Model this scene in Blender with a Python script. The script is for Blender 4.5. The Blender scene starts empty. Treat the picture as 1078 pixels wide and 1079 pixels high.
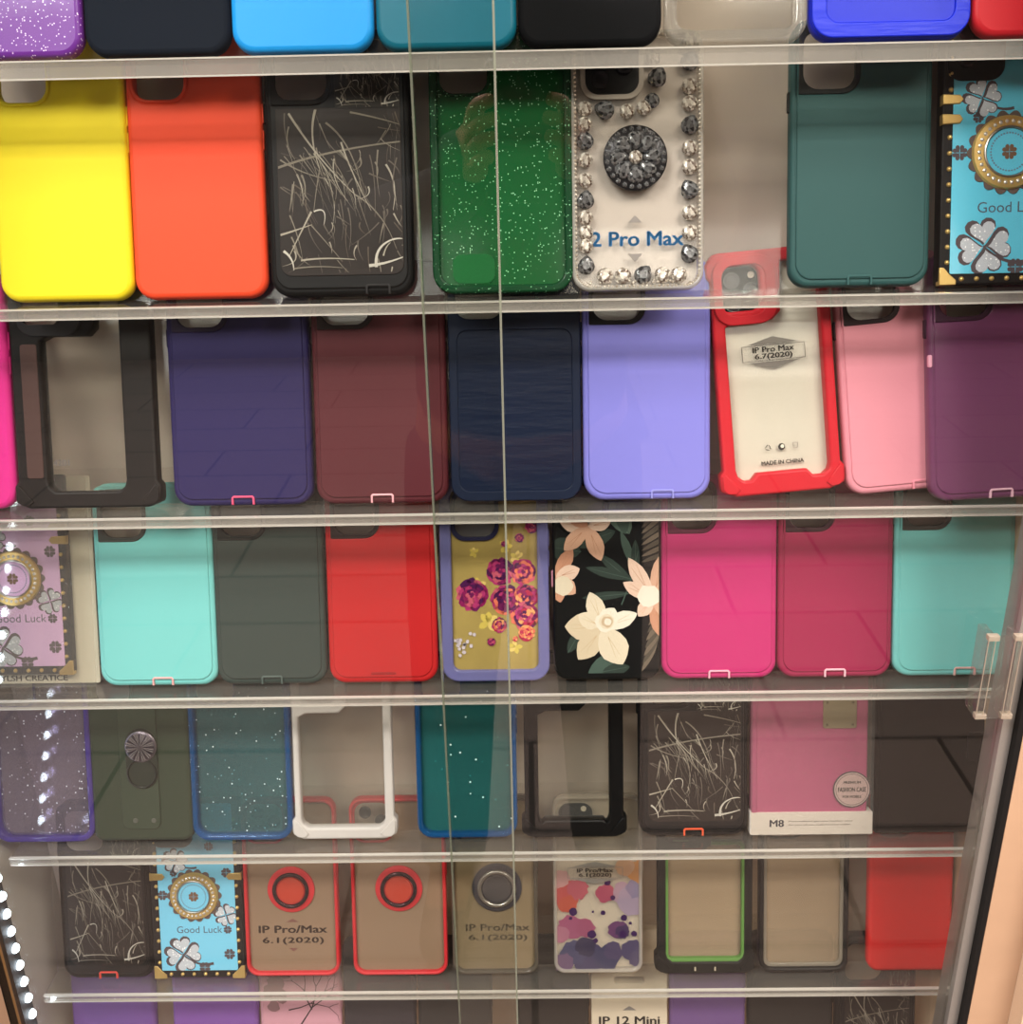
import bpy, bmesh, math, random
from mathutils import Matrix, Vector
R = random.Random(7)
SC = bpy.context.scene
COL = SC.collection
M = 0.001
EYE = 1.35          # camera height above the floor

# ------------------------------------------------------------------ camera
F_PX = 1100.0
CAM = Vector((0.0, -0.6786, EYE))
DX = Vector((0.99976691, -0.01515145, -0.01538043))
DY = Vector((0.00855228, -0.3761857, 0.92650482))
DV = Vector((0.01982379, 0.9264204, 0.37596843))
RIGHT = Vector((DX.x, DY.x, -DV.x)); DOWN = Vector((DX.y, DY.y, -DV.y)); FWD = Vector((DX.z, DY.z, -DV.z))

def at(px, py, Y):
    """where the sight line through a photograph pixel meets the vertical plane Y"""
    r = RIGHT * ((px - 539) / F_PX) + DOWN * ((py - 539.5) / F_PX) + FWD
    return CAM + r * ((Y - CAM.y) / r.y)

cd = bpy.data.cameras.new('camera'); cam = bpy.data.objects.new('camera', cd); COL.objects.link(cam)
cd.sensor_fit = 'HORIZONTAL'; cd.sensor_width = 36; cd.lens = 36 * F_PX / 1078; cd.clip_start = 0.01
mw = Matrix((RIGHT, -DOWN, -FWD)).transposed().to_4x4(); mw.translation = CAM
cam.matrix_world = mw
SC.camera = cam

# ------------------------------------------------------------------ materials
def lin(c):
    return tuple((x / 255 / 12.92) if x / 255 <= .04045 else ((x / 255 + .055) / 1.055) ** 2.4 for x in c) + (1,)

class NT:
    def __init__(s, name):
        s.m = bpy.data.materials.new(name); s.m.use_nodes = True
        s.t = s.m.node_tree; s.t.nodes.clear(); s.out = s.n('ShaderNodeOutputMaterial')
    def n(s, typ, **kw):
        nd = s.t.nodes.new(typ)
        for k, v in kw.items():
            if k.startswith('i_'):
                nd.inputs[k[2:].replace('_', ' ')].default_value = v
            else: setattr(nd, k, v)
        return nd
    def l(s, a, b): s.t.links.new(a, b)
    def coord(s, scale=1.0, out='Object'):
        tc = s.n('ShaderNodeTexCoord'); mp = s.n('ShaderNodeMapping')
        mp.inputs['Scale'].default_value = (scale,) * 3 if not isinstance(scale, tuple) else scale
        s.l(tc.outputs[out], mp.inputs['Vector']); return mp.outputs['Vector']
    def math(s, op, a, b=None):
        nd = s.n('ShaderNodeMath', operation=op)
        for i, v in enumerate((a, b)):
            if v is None: continue
            if isinstance(v, (int, float)): nd.inputs[i].default_value = v
            else: s.l(v, nd.inputs[i])
        return nd.outputs[0]
    def mix(s, fac, a, b):
        nd = s.n('ShaderNodeMix', data_type='RGBA')
        for key, v in ((0, fac), (6, a), (7, b)):
            if isinstance(v, (int, float)): nd.inputs[key].default_value = v
            elif isinstance(v, tuple): nd.inputs[key].default_value = v
            else: s.l(v, nd.inputs[key])
        return nd.outputs[2]

def pbr(name, col, rough=.5, metal=0., spec=.22, coat=0., grain=.05, gscale=900, glitter=None, gl_scale=900, gl_amt=.12, wavy=0., stripes=None):
    k = NT(name); b = k.n('ShaderNodeBsdfPrincipled')
    b.inputs['Roughness'].default_value = rough; b.inputs['Metallic'].default_value = metal
    b.inputs['Specular IOR Level'].default_value = spec; b.inputs['Coat Weight'].default_value = coat
    b.inputs['Coat Roughness'].default_value = .08
    v = k.coord()
    nz = k.n('ShaderNodeTexNoise'); nz.inputs['Scale'].default_value = gscale; nz.inputs['Detail'].default_value = 2
    k.l(v, nz.inputs['Vector'])
    c = lin(col); d = tuple(x * (1 - grain * 2) for x in c[:3]) + (1,)
    cc = k.mix(nz.outputs['Fac'], d, c)
    if glitter:
        vo = k.n('ShaderNodeTexVoronoi'); vo.inputs['Scale'].default_value = gl_scale; k.l(v, vo.inputs['Vector'])
        sep = k.n('ShaderNodeSeparateColor'); k.l(vo.outputs['Color'], sep.inputs[0])
        a = k.math('LESS_THAN', sep.outputs[0], gl_amt); e = k.math('LESS_THAN', vo.outputs['Distance'], .34)
        g = k.math('MULTIPLY', a, e)
        cc = k.mix(g, cc, lin(glitter))
    k.l(cc, b.inputs['Base Color'])
    if wavy:
        wv = k.n('ShaderNodeTexNoise'); wv.inputs['Scale'].default_value = 1; wv.inputs['Detail'].default_value = 3
        k.l(k.coord((28, 170, 60)), wv.inputs['Vector'])
        bp = k.n('ShaderNodeBump'); bp.inputs['Strength'].default_value = wavy; bp.inputs['Distance'].default_value = .002
        k.l(wv.outputs['Fac'], bp.inputs['Height']); k.l(bp.outputs[0], b.inputs['Normal'])
    k.l(b.outputs[0], k.out.inputs[0]); return k.m

def clear(name, tint, haze=.1, hcol=None, rough=.04, ior=1.45, gloss=1.0, glitter=None, gl_scale=700, gl_amt=.06, scuff=0.):
    """thin clear plastic or glass: tinted see-through, a little milky body, mirror gloss by Fresnel"""
    k = NT(name)
    tr = k.n('ShaderNodeBsdfTransparent'); tr.inputs[0].default_value = lin(tint)
    df = k.n('ShaderNodeBsdfDiffuse'); df.inputs[0].default_value = lin(hcol or tint)
    mx = k.n('ShaderNodeMixShader'); mx.inputs[0].default_value = haze
    k.l(tr.outputs[0], mx.inputs[1]); k.l(df.outputs[0], mx.inputs[2])
    body = mx.outputs[0]
    v = k.coord()
    if scuff:
        nz = k.n('ShaderNodeTexNoise'); nz.inputs['Scale'].default_value = 14; nz.inputs['Detail'].default_value = 4; k.l(v, nz.inputs['Vector'])
        f = k.math('MULTIPLY', nz.outputs['Fac'], scuff); f = k.math('ADD', f, haze); k.l(f, mx.inputs[0])
    if glitter:
        vo = k.n('ShaderNodeTexVoronoi'); vo.inputs['Scale'].default_value = gl_scale; k.l(v, vo.inputs['Vector'])
        sep = k.n('ShaderNodeSeparateColor'); k.l(vo.outputs['Color'], sep.inputs[0])
        g = k.math('MULTIPLY', k.math('LESS_THAN', sep.outputs[0], gl_amt), k.math('LESS_THAN', vo.outputs['Distance'], .3))
        gd = k.n('ShaderNodeBsdfDiffuse'); gd.inputs[0].default_value = lin(glitter)
        m2 = k.n('ShaderNodeMixShader'); k.l(g, m2.inputs[0]); k.l(body, m2.inputs[1]); k.l(gd.outputs[0], m2.inputs[2]); body = m2.outputs[0]
    fr = k.n('ShaderNodeFresnel'); ge = k.n('ShaderNodeNewGeometry')
    k.l(k.math('ADD', k.math('MULTIPLY', ge.outputs['Backfacing'], 1 / ior - ior), ior), fr.inputs[0])     # same mirror strength from both sides of the sheet
    gl = k.n('ShaderNodeBsdfGlossy'); gl.inputs['Roughness'].default_value = rough
    gl.inputs[0].default_value = (gloss, gloss, gloss, 1)
    m3 = k.n('ShaderNodeMixShader'); k.l(fr.outputs[0], m3.inputs[0]); k.l(body, m3.inputs[1]); k.l(gl.outputs[0], m3.inputs[2])
    k.l(m3.outputs[0], k.out.inputs[0]); return k.m

def emit(name, col, strength):
    k = NT(name); e = k.n('ShaderNodeEmission'); e.inputs[0].default_value = lin(col); e.inputs[1].default_value = strength
    k.l(e.outputs[0], k.out.inputs[0]); return k.m

_mc = {}
def P(col, rough=.5, **kw):
    key = ('p', col, rough, tuple(sorted(kw.items())))
    if key not in _mc: _mc[key] = pbr('plastic', col, rough, **kw)
    return _mc[key]
def T(tint, haze=.1, **kw):
    key = ('t', tint, haze, tuple(sorted(kw.items())))
    if key not in _mc: _mc[key] = clear('clear_plastic', tint, haze, **kw)
    return _mc[key]

BLACK = P((15, 14, 14), .55, spec=.12); NEARBLACK = P((10, 10, 11), .35)
INK = P((62, 58, 56), .6); BLUEINK = P((60, 125, 180), .6); GREYINK = P((150, 142, 138), .6)
WHITE = P((238, 232, 224), .6); CREAM = P((232, 224, 206), .6)
GOLD = P((226, 190, 118), .28, metal=.6); SILVER = P((205, 200, 192), .3, metal=1.); CHROME = P((190, 190, 190), .15, metal=1.)
LENS = P((10, 10, 16), .06, coat=.6, spec=.5); LENSRIM = P((70, 70, 78), .25, metal=.8)
ACRYLIC = clear('clear_acrylic', (252, 252, 251), .004, (225, 220, 215), .07, scuff=.016)
LEDGE = clear('acrylic_ledge', (246, 246, 243), .03, (222, 215, 208), .06, scuff=.04)
EDGE = clear('acrylic_edge', (232, 234, 230), .6, (244, 236, 228), .12)
LIP = clear('acrylic_lip', (242, 242, 240), .16, (236, 228, 220), .06, scuff=.1)
GLASS = clear('door_glass', (246, 247, 245), .0, rough=.0, ior=1.5)
GLASSEDGE = clear('glass_edge', (205, 214, 200), .3, (182, 182, 164), .1)

# ------------------------------------------------------------------ mesh helpers
def finish(me, name, mat, parent, smooth=40, **props):
    if mat is not None:
        me.materials.clear()
        for m in (mat if isinstance(mat, (list, tuple)) else [mat]): me.materials.append(m)
    if smooth and len(me.polygons):
        me.polygons.foreach_set('use_smooth', [True] * len(me.polygons)); me.set_sharp_from_angle(angle=math.radians(smooth))
    o = bpy.data.objects.new(name, me); COL.objects.link(o)
    if parent: o.parent = parent
    for k, v in props.items(): o[k] = v
    return o

def rrect(x0, y0, x1, y1, r, n=7):
    rs = r if isinstance(r, (tuple, list)) else (r,) * 4        # bl, br, tr, tl
    pts = []
    for (cx, cy, a0, q) in ((x0, y0, 180, rs[0]), (x1, y0, 270, rs[1]), (x1, y1, 0, rs[2]), (x0, y1, 90, rs[3])):
        if q <= 1e-6: pts.append((cx, cy)); continue
        ox = cx + q if cx == x0 else cx - q; oy = cy + q if cy == y0 else cy - q
        for i in range(n + 1):
            a = math.radians(a0 + 90 * i / n); pts.append((ox + q * math.cos(a), oy + q * math.sin(a)))
    return pts
def circ(cx, cy, r, n=28, ry=None, ph=0.):
    return [(cx + r * math.cos(ph + 2 * math.pi * i / n), cy + (ry or r) * math.sin(ph + 2 * math.pi * i / n)) for i in range(n)]

def plate_mesh(loops, z0, z1, bev):
    """an extruded flat shape with holes and rounded edges; loops in mm, first one outside"""
    c = bpy.data.curves.new('plate', 'CURVE'); c.dimensions = '2D'; c.fill_mode = 'BOTH'
    bev = min(bev, (z1 - z0) * .49)
    c.extrude = ((z1 - z0) / 2 - bev) * M; c.bevel_depth = bev * M; c.bevel_resolution = 2; c.offset = -bev * M
    for L in loops:
        s = c.splines.new('POLY'); s.points.add(len(L) - 1); s.use_cyclic_u = True
        for p, (x, y) in zip(s.points, L): p.co = (x * M, y * M, 0, 1)
    ob = bpy.data.objects.new('plate', c)
    me = bpy.data.meshes.new_from_object(ob)
    bpy.data.objects.remove(ob); bpy.data.curves.remove(c)
    me.transform(Matrix.Translation((0, 0, (z0 + z1) / 2 * M)))
    return me
def plate(name, loops, z0, z1, bev, mat, parent, **props):
    return finish(plate_mesh(loops, z0, z1, bev), name, mat, parent, **props)

def text(name, body, x, y, z, width, mat, parent, bold=.012, height=None, spacing=1.0, depth=.06, rot=0):
    c = bpy.data.curves.new('text', 'FONT'); c.body = body; c.size = 1; c.align_x = 'CENTER'; c.align_y = 'CENTER'
    c.extrude = .01; c.space_character = spacing; c.resolution_u = 3
    ob = bpy.data.objects.new('text', c); me = bpy.data.meshes.new_from_object(ob)
    bpy.data.objects.remove(ob); bpy.data.curves.remove(c)
    xs = [v.co.x for v in me.vertices]; ys = [v.co.y for v in me.vertices]
    if bold > 0:
        bm = bmesh.new(); bm.from_mesh(me)
        for dx, dy in ((.06, 0), (.03, .02), (.03, -.02), (.03, 0)):
            b2 = me.copy(); b2.transform(Matrix.Translation((dx * 1.0, dy, 0))); bm.from_mesh(b2); bpy.data.meshes.remove(b2)
        bm.to_mesh(me); bm.free(); xs = [v.co.x for v in me.vertices]; ys = [v.co.y for v in me.vertices]
    s = width / (max(xs) - min(xs)); sy = (height / (max(ys) - min(ys))) if height else s
    me.transform(Matrix.Translation((-(max(xs) + min(xs)) / 2, -(max(ys) + min(ys)) / 2, 0)))
    me.transform(Matrix.Diagonal((s * M, sy * M, depth / .02 * M, 1)))
    me.transform(Matrix.Translation((x * M, y * M, (z + depth / 2) * M)) @ Matrix.Rotation(rot, 4, 'Z'))
    return finish(me, name, mat, parent, smooth=0)

def box_bm(bm, x0, x1, y0, y1, z0, z1):
    v = [bm.verts.new((x, y, z)) for z in (z0, z1) for y in (y0, y1) for x in (x0, x1)]
    for f in ((0, 2, 3, 1), (4, 5, 7, 6), (0, 1, 5, 4), (2, 6, 7, 3), (0, 4, 6, 2), (1, 3, 7, 5)): bm.faces.new([v[i] for i in f])
def box(name, x0, x1, y0, y1, z0, z1, mat, parent, bev=0., **props):
    bm = bmesh.new(); box_bm(bm, x0, x1, y0, y1, z0, z1)
    if bev: bmesh.ops.bevel(bm, geom=bm.edges[:], offset=bev, segments=2, affect='EDGES', profile=.7)
    me = bpy.data.meshes.new(name); bm.to_mesh(me); bm.free()
    return finish(me, name, mat, parent, smooth=30, **props)

def lathe_mesh(prof, n=40, cx=0, cy=0):
    """profile of (r, z) in mm turned about the local z axis"""
    bm = bmesh.new(); rings = []
    for r, z in prof:
        if r < 1e-6: rings.append([bm.verts.new((cx * M, cy * M, z * M))])
        else: rings.append([bm.verts.new(((cx + r * math.cos(2 * math.pi * i / n)) * M, (cy + r * math.sin(2 * math.pi * i / n)) * M, z * M)) for i in range(n)])
    for a, b in zip(rings, rings[1:]):
        for i in range(n):
            j = (i + 1) % n
            if len(a) == 1 and len(b) > 1: bm.faces.new((a[0], b[i], b[j]))
            elif len(b) == 1 and len(a) > 1: bm.faces.new((a[i], b[0], a[j])) if False else bm.faces.new((a[j], b[0], a[i]))
            elif len(a) > 1: bm.faces.new((a[i], b[i], b[j], a[j]))
    bmesh.ops.recalc_face_normals(bm, faces=bm.faces[:])
    me = bpy.data.meshes.new('turned'); bm.to_mesh(me); bm.free(); return me
def lathe(name, prof, cx, cy, mat, parent, n=40, **props):
    return finish(lathe_mesh(prof, n, cx, cy), name, mat, parent, **props)
def torus_prof(R0, r, z, k=10):
    return [(R0 + r * math.cos(2 * math.pi * i / k), z + r * math.sin(2 * math.pi * i / k)) for i in range(k + 1)]

class Ink:
    """flat printed shapes layered as hair-thin sheets in one mesh, clipped to a rectangle (mm)"""
    def __init__(s, clip, z): s.c = clip; s.z = z; s.v = []; s.f = []; s.mi = []; s.mats = []; s.dz = .012
    def poly(s, pts, mat, up=True):
        x0, y0, x1, y1 = s.c
        for ax, lim, sg in ((0, x0, 1), (0, x1, -1), (1, y0, 1), (1, y1, -1)):
            out = []
            for i in range(len(pts)):
                a, b = pts[i - 1], pts[i]; da, db = (a[ax] - lim) * sg, (b[ax] - lim) * sg
                if (da >= 0) != (db >= 0):
                    t = da / (da - db); out.append((a[0] + (b[0] - a[0]) * t, a[1] + (b[1] - a[1]) * t))
                if db >= 0: out.append(b)
            pts = out
            if len(pts) < 3: return
        if mat not in s.mats: s.mats.append(mat)
        k = len(s.v); s.v += [(x * M, y * M, s.z * M) for x, y in pts]; s.f.append(tuple(range(k, k + len(pts)))); s.mi.append(s.mats.index(mat))
        if up: s.z += s.dz
    def ribbon(s, pts, w0, w1, mat):
        n = len(pts); L = []; Q = []
        for i, (x, y) in enumerate(pts):
            a = pts[max(0, i - 1)]; b = pts[min(n - 1, i + 1)]; dx, dy = b[0] - a[0], b[1] - a[1]; d = math.hypot(dx, dy) or 1
            w = (w0 + (w1 - w0) * i / (n - 1)) / 2
            L.append((x - dy / d * w, y + dx / d * w)); Q.append((x + dy / d * w, y - dx / d * w))
        for i in range(n - 1): s.poly([L[i], Q[i], Q[i + 1], L[i + 1]], mat, up=False)
        s.z += s.dz
    def build(s, name, parent):
        me = bpy.data.meshes.new(name); me.from_pydata(s.v, [], s.f)
        o = finish(me, name, s.mats, parent, smooth=0); me.polygons.foreach_set('material_index', s.mi)
        return o
def bez(p0, p1, p2, n=9):
    return [((1 - t) ** 2 * p0[0] + 2 * t * (1 - t) * p1[0] + t * t * p2[0], (1 - t) ** 2 * p0[1] + 2 * t * (1 - t) * p1[1] + t * t * p2[1]) for t in [i / n for i in range(n + 1)]]
def blob(cx, cy, r, n=18, j=.2, rnd=R, sx=1., ph=0.):
    return [(cx + sx * r * (1 + rnd.uniform(-j, j)) * math.cos(2 * math.pi * i / n + ph), cy + r * (1 + rnd.uniform(-j, j)) * math.sin(2 * math.pi * i / n + ph)) for i in range(n)]
def petal(cx, cy, ang, length, width, tip=.5):
    """a pointed petal from its base, ang in degrees"""
    out = []
    ca, sa = math.cos(math.radians(ang)), math.sin(math.radians(ang))
    side = [(0, 0), (.12, .25), (.3, .42), (.5, .5), (.68, .47), (.84, .3), (.94, .14), (1, 0)]
    for u, w in side + [(u, -w) for u, w in side[-2:0:-1]]:
        x, y = u * length, w * width; out.append((cx + x * ca - y * sa, cy + x * sa + y * ca))
    return out

# ------------------------------------------------------------------ things
PITCH = .1372
def shelf_z(i): return EYE + .0185 - PITCH * (i - 1)       # top of ledge i (1 = top)
FRONT = -.050; DEPTH = .0245; LEAN = math.radians(16.5)
def thing(name, label, cat, group=None, kind=None, loc=(0, 0, 0)):
    o = bpy.data.objects.new(name, None); COL.objects.link(o); o.empty_display_size = .02; o.location = loc
    if label: o['label'] = label
    if cat: o['category'] = cat
    if group: o['group'] = group
    if kind: o['kind'] = kind
    return o

ROWY = {1: 50, 2: 311, 3: 528, 4: 720, 5: 886, 6: 1027, 7: 1150}
GROUPS = {1: 'phone cases on the top shelf', 2: 'phone cases on the second shelf', 3: 'phone cases on the third shelf', 4: 'phone cases on the fourth shelf',
          5: 'phone cases on the fifth shelf', 6: 'phone cases on the sixth shelf', 7: 'phone cases on the lowest shelf'}
def stand(row, l, r, label, cat='phone case', name='phone_case', w=None, tilt=0., gap=.4):
    """an Empty at the foot of a case that leans on shelf `row`, between photograph columns l and r; returns (root, width in mm)"""
    y = ROWY[row]; Yf = FRONT + .012
    if l is None: xr = at(r, y, Yf).x; xl = xr - w * M
    elif r is None: xl = at(l, y, Yf).x; xr = xl + w * M
    else: xl = at(l, y, Yf).x; xr = at(r, y, Yf).x
    width = (xr - xl) / M - gap
    z = shelf_z(row) + abs(math.sin(math.radians(tilt))) * width * .5 * M + .0003
    root = thing(name, label, cat, GROUPS[row], loc=((xl + xr) / 2, FRONT + .0225, z))
    root.rotation_euler = (Matrix.Rotation(math.pi / 2 - LEAN, 3, 'X') @ Matrix.Rotation(math.radians(tilt), 3, 'Z')).to_euler()
    return root, width

def hole(w, h, s=1.0, m=5.0, hw=31, hh=34, r=9):
    return rrect(-w / 2 + m, h - m - hh * s, -w / 2 + m + hw * s, h - m, r * s)

def buttons(root, w, h, mat, side=1, ys=(.70, .60)):
    for q in ys:
        o = plate('side_button', [rrect(side * (w / 2) - 1.2, h * q - 6, side * (w / 2) + .7, h * q + 6, .8, 3)], 3.5, 7, .6, mat, root)

def silicone(root, w, h, mat, t=10, r=13, holed=True, hm=5., hs=1., rim=None):
    loops = [rrect(-w / 2, 0, w / 2, h, r)]
    if holed: loops.append(hole(w, h, hs, hm))
    plate('shell', loops, 0, t, 3.2, mat, root)
    if holed:
        plate('camera_rim', [rrect(*_g(hole(w, h, hs, hm), 1.6), 10), rrect(*_g(hole(w, h, hs, hm), -.2), 9)], t - .8, t + .7, .6, rim or mat, root)
    buttons(root, w, h, mat)
def _g(pts, g):
    xs = [p[0] for p in pts]; ys = [p[1] for p in pts]
    return min(xs) - g, min(ys) - g, max(xs) + g, max(ys) + g

def flap(root, w, mat, x=0, z=10.5, s=1.0):
    a, b, k = 7.6 * s, 6.6 * s, 1.3
    o = [(-a, .6), (-a, b - 1.2), (-a + 1.2, b), (a - 1.2, b), (a, b - 1.2), (a, .6), (a - k, .6), (a - k, b - 1.9), (a - k - .5, b - k), (-a + k + .5, b - k), (-a + k, b - 1.9), (-a + k, .6)]
    return plate('port_flap', [[(px + x, py) for px, py in o]], z - 1.5, z + .8, .3, mat, root)

def defender(root, w, h, mat, flapmat=None, frame=None, r=12, hs=1., hm=7., fx=0, panel=None, print_=None, t=10.4):
    """rugged two-layer case: rubber slipcover, raised back panel, dark inner frame showing round the camera opening, port flap"""
    frame = frame or BLACK
    H = hole(w, h, hs, hm); g = _g(H, 0)
    ring_o = rrect(g[0] - 3, g[1] - 3, g[2] + 3, g[3] + 3, (1.5, 11, 8, 4))
    plate('slipcover', [rrect(-w / 2, 0, w / 2, h, r), rrect(g[0] - 2.9, g[1] - 2.9, g[2] + 2.9, g[3] + 2.9, (1.4, 10.9, 7.9, 3.9))], 0, t, 2.6, mat, root)
    p = panel or mat
    pl = plate('back_panel', [rrect(-w / 2 + 3.4, 4.2, w / 2 - 3.4, h - 3, r - 2), ring_o], t - 1.2, t + .9, .8, p, root)
    plate('camera_surround', [ring_o, H], t - 3, t + 1.1, .6, frame, root)
    if flapmat: flap(root, w, flapmat, fx, t + .7)
    buttons(root, w, h, frame, 1, (.72, .63)); buttons(root, w, h, frame, -1, (.7,))
    return pl

def armor(root, w, h, mat, bl=7, br=7, bb=8, bt=8, trap=True, bulge=2.4, inner=None, back=None, t=11, tw=.5, cham=6):
    """clear-backed case with a thick shock frame: bulged chamfered corners, a raised bar at the foot"""
    x = w / 2; c = cham; b = bulge
    out = [(-x + c + 4, 0), (-x + c + 2, -0.0), (-x + 1, 3.5), (-x, 6), (-x, 15), (-x + b, 18), (-x + b, h - 18), (-x, h - 15), (-x, h - 7), (-x + 5, h - 1), (-x + 9, h),
           (x - 9, h), (x - 5, h - 1), (x, h - 7), (x, h - 15), (x - b, h - 18), (x - b, 18), (x, 15), (x, 6), (x - 1, 3.5), (x - c - 2, 0), (x - c - 4, 0)]
    inn = [(-x + bl, bb + 7), (-x + bl + 1.2, bb + 3), (-x + bl + 5, bb)]
    if trap: inn += [(-w * tw / 2 - 4, bb), (-w * tw / 2, bb + 4.5), (w * tw / 2, bb + 4.5), (w * tw / 2 + 4, bb)]
    inn += [(x - br - 5, bb), (x - br - 1.2, bb + 3), (x - br, bb + 7), (x - br, h - bt - 6), (x - br - 6, h - bt), (-x + bl + 38, h - bt), (-x + bl + 36, h - 40), (-x + bl + 31, h - 45), (-x + bl + 6, h - 45), (-x + bl, h - 45 - 3)]
    cam = rrect(-x + 8, h - 38, -x + 35, h - 9, 7)
    plate('bumper', [out, inn, cam], 0, t, 1.6, mat, root)
    if inner:
        plate('inner_trim', [rrect(-x + bl - 1, bb - 1, x - br + 1, h - 38, 5), rrect(-x + bl + 2.0, bb + 2.2, x - br - 2.0, h - 41, 4)], 4.9, t - 1.2, .5, inner, root)
    bk = plate('back_plate', [rrect(-x + 4, 4, x - 4, h - 4, 8), cam], 3.2, 4.8, .4, back or T((250, 249, 246), .02), root)
    for s in (-1, 1):
        plate('corner_cushion', [[(s * (x - 1.2), 5.2), (s * (x - 1.2), 14), (s * (x - 3.4), 15.5), (s * (x - 12.5), 4.6), (s * (x - 9.5), 1.6), (s * (x - 4.2), 2.2)]], t - 1, t + 1.2, .7, mat, root)
    return bk

def bumper_case(root, w, h, mat, back, bar=3.4, t=10, r=12, backz=(3, 4.6), cam=True):
    H = hole(w, h, .93, bar + 1.4)
    plate('bumper', [rrect(-w / 2, 0, w / 2, h, r), rrect(-w / 2 + bar, bar, w / 2 - bar, h - bar, r - bar * .8)], 0, t, 1.4, mat, root)
    loops = [rrect(-w / 2 + bar * .6, bar * .6, w / 2 - bar * .6, h - bar * .6, r - 2)]
    if cam: loops.append(H)
    b = plate('back_plate', loops, backz[0], backz[1], .4, back, root)
    if cam:
        plate('camera_rim', [rrect(*_g(H, 1.5), 9), H], backz[1] - .4, backz[1] + 1.8, .5, mat, root)
    buttons(root, w, h, mat, 1)
    return b

def lens(root, x, y, z, r=5.2):
    o = lathe('lens', [(0, z + .5), (r * .62, z + .6), (r * .7, z + 1.1), (r, z + 1.1), (r, z)], x, y, LENS, root, n=24)
    lathe('lens_rim', torus_prof(r * .72, .55, z + 1.1, 8), x, y, LENSRIM, o, n=24)
    return o

def camera_print(root, w, h, z, x0=None, hw=30, hh=33, top=6., three=True):
    x0 = -w / 2 + 7 if x0 is None else x0
    c = plate('camera_print', [rrect(x0, h - top - hh, x0 + hw, h - top, 8)], z, z + .7, .2, NEARBLACK, root)
    for (u, v) in ((.28, .27), (.28, .74), (.72, .5)): 
        lens(root, x0 + u * hw, h - top - hh * v, z + .6, 5.4)
    lathe('flash', [(0, z + 1.2), (2.2, z + 1.1), (2.4, z)], x0 + .74 * hw, h - top - hh * .18, CREAM, root, n=16)
    return c

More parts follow.
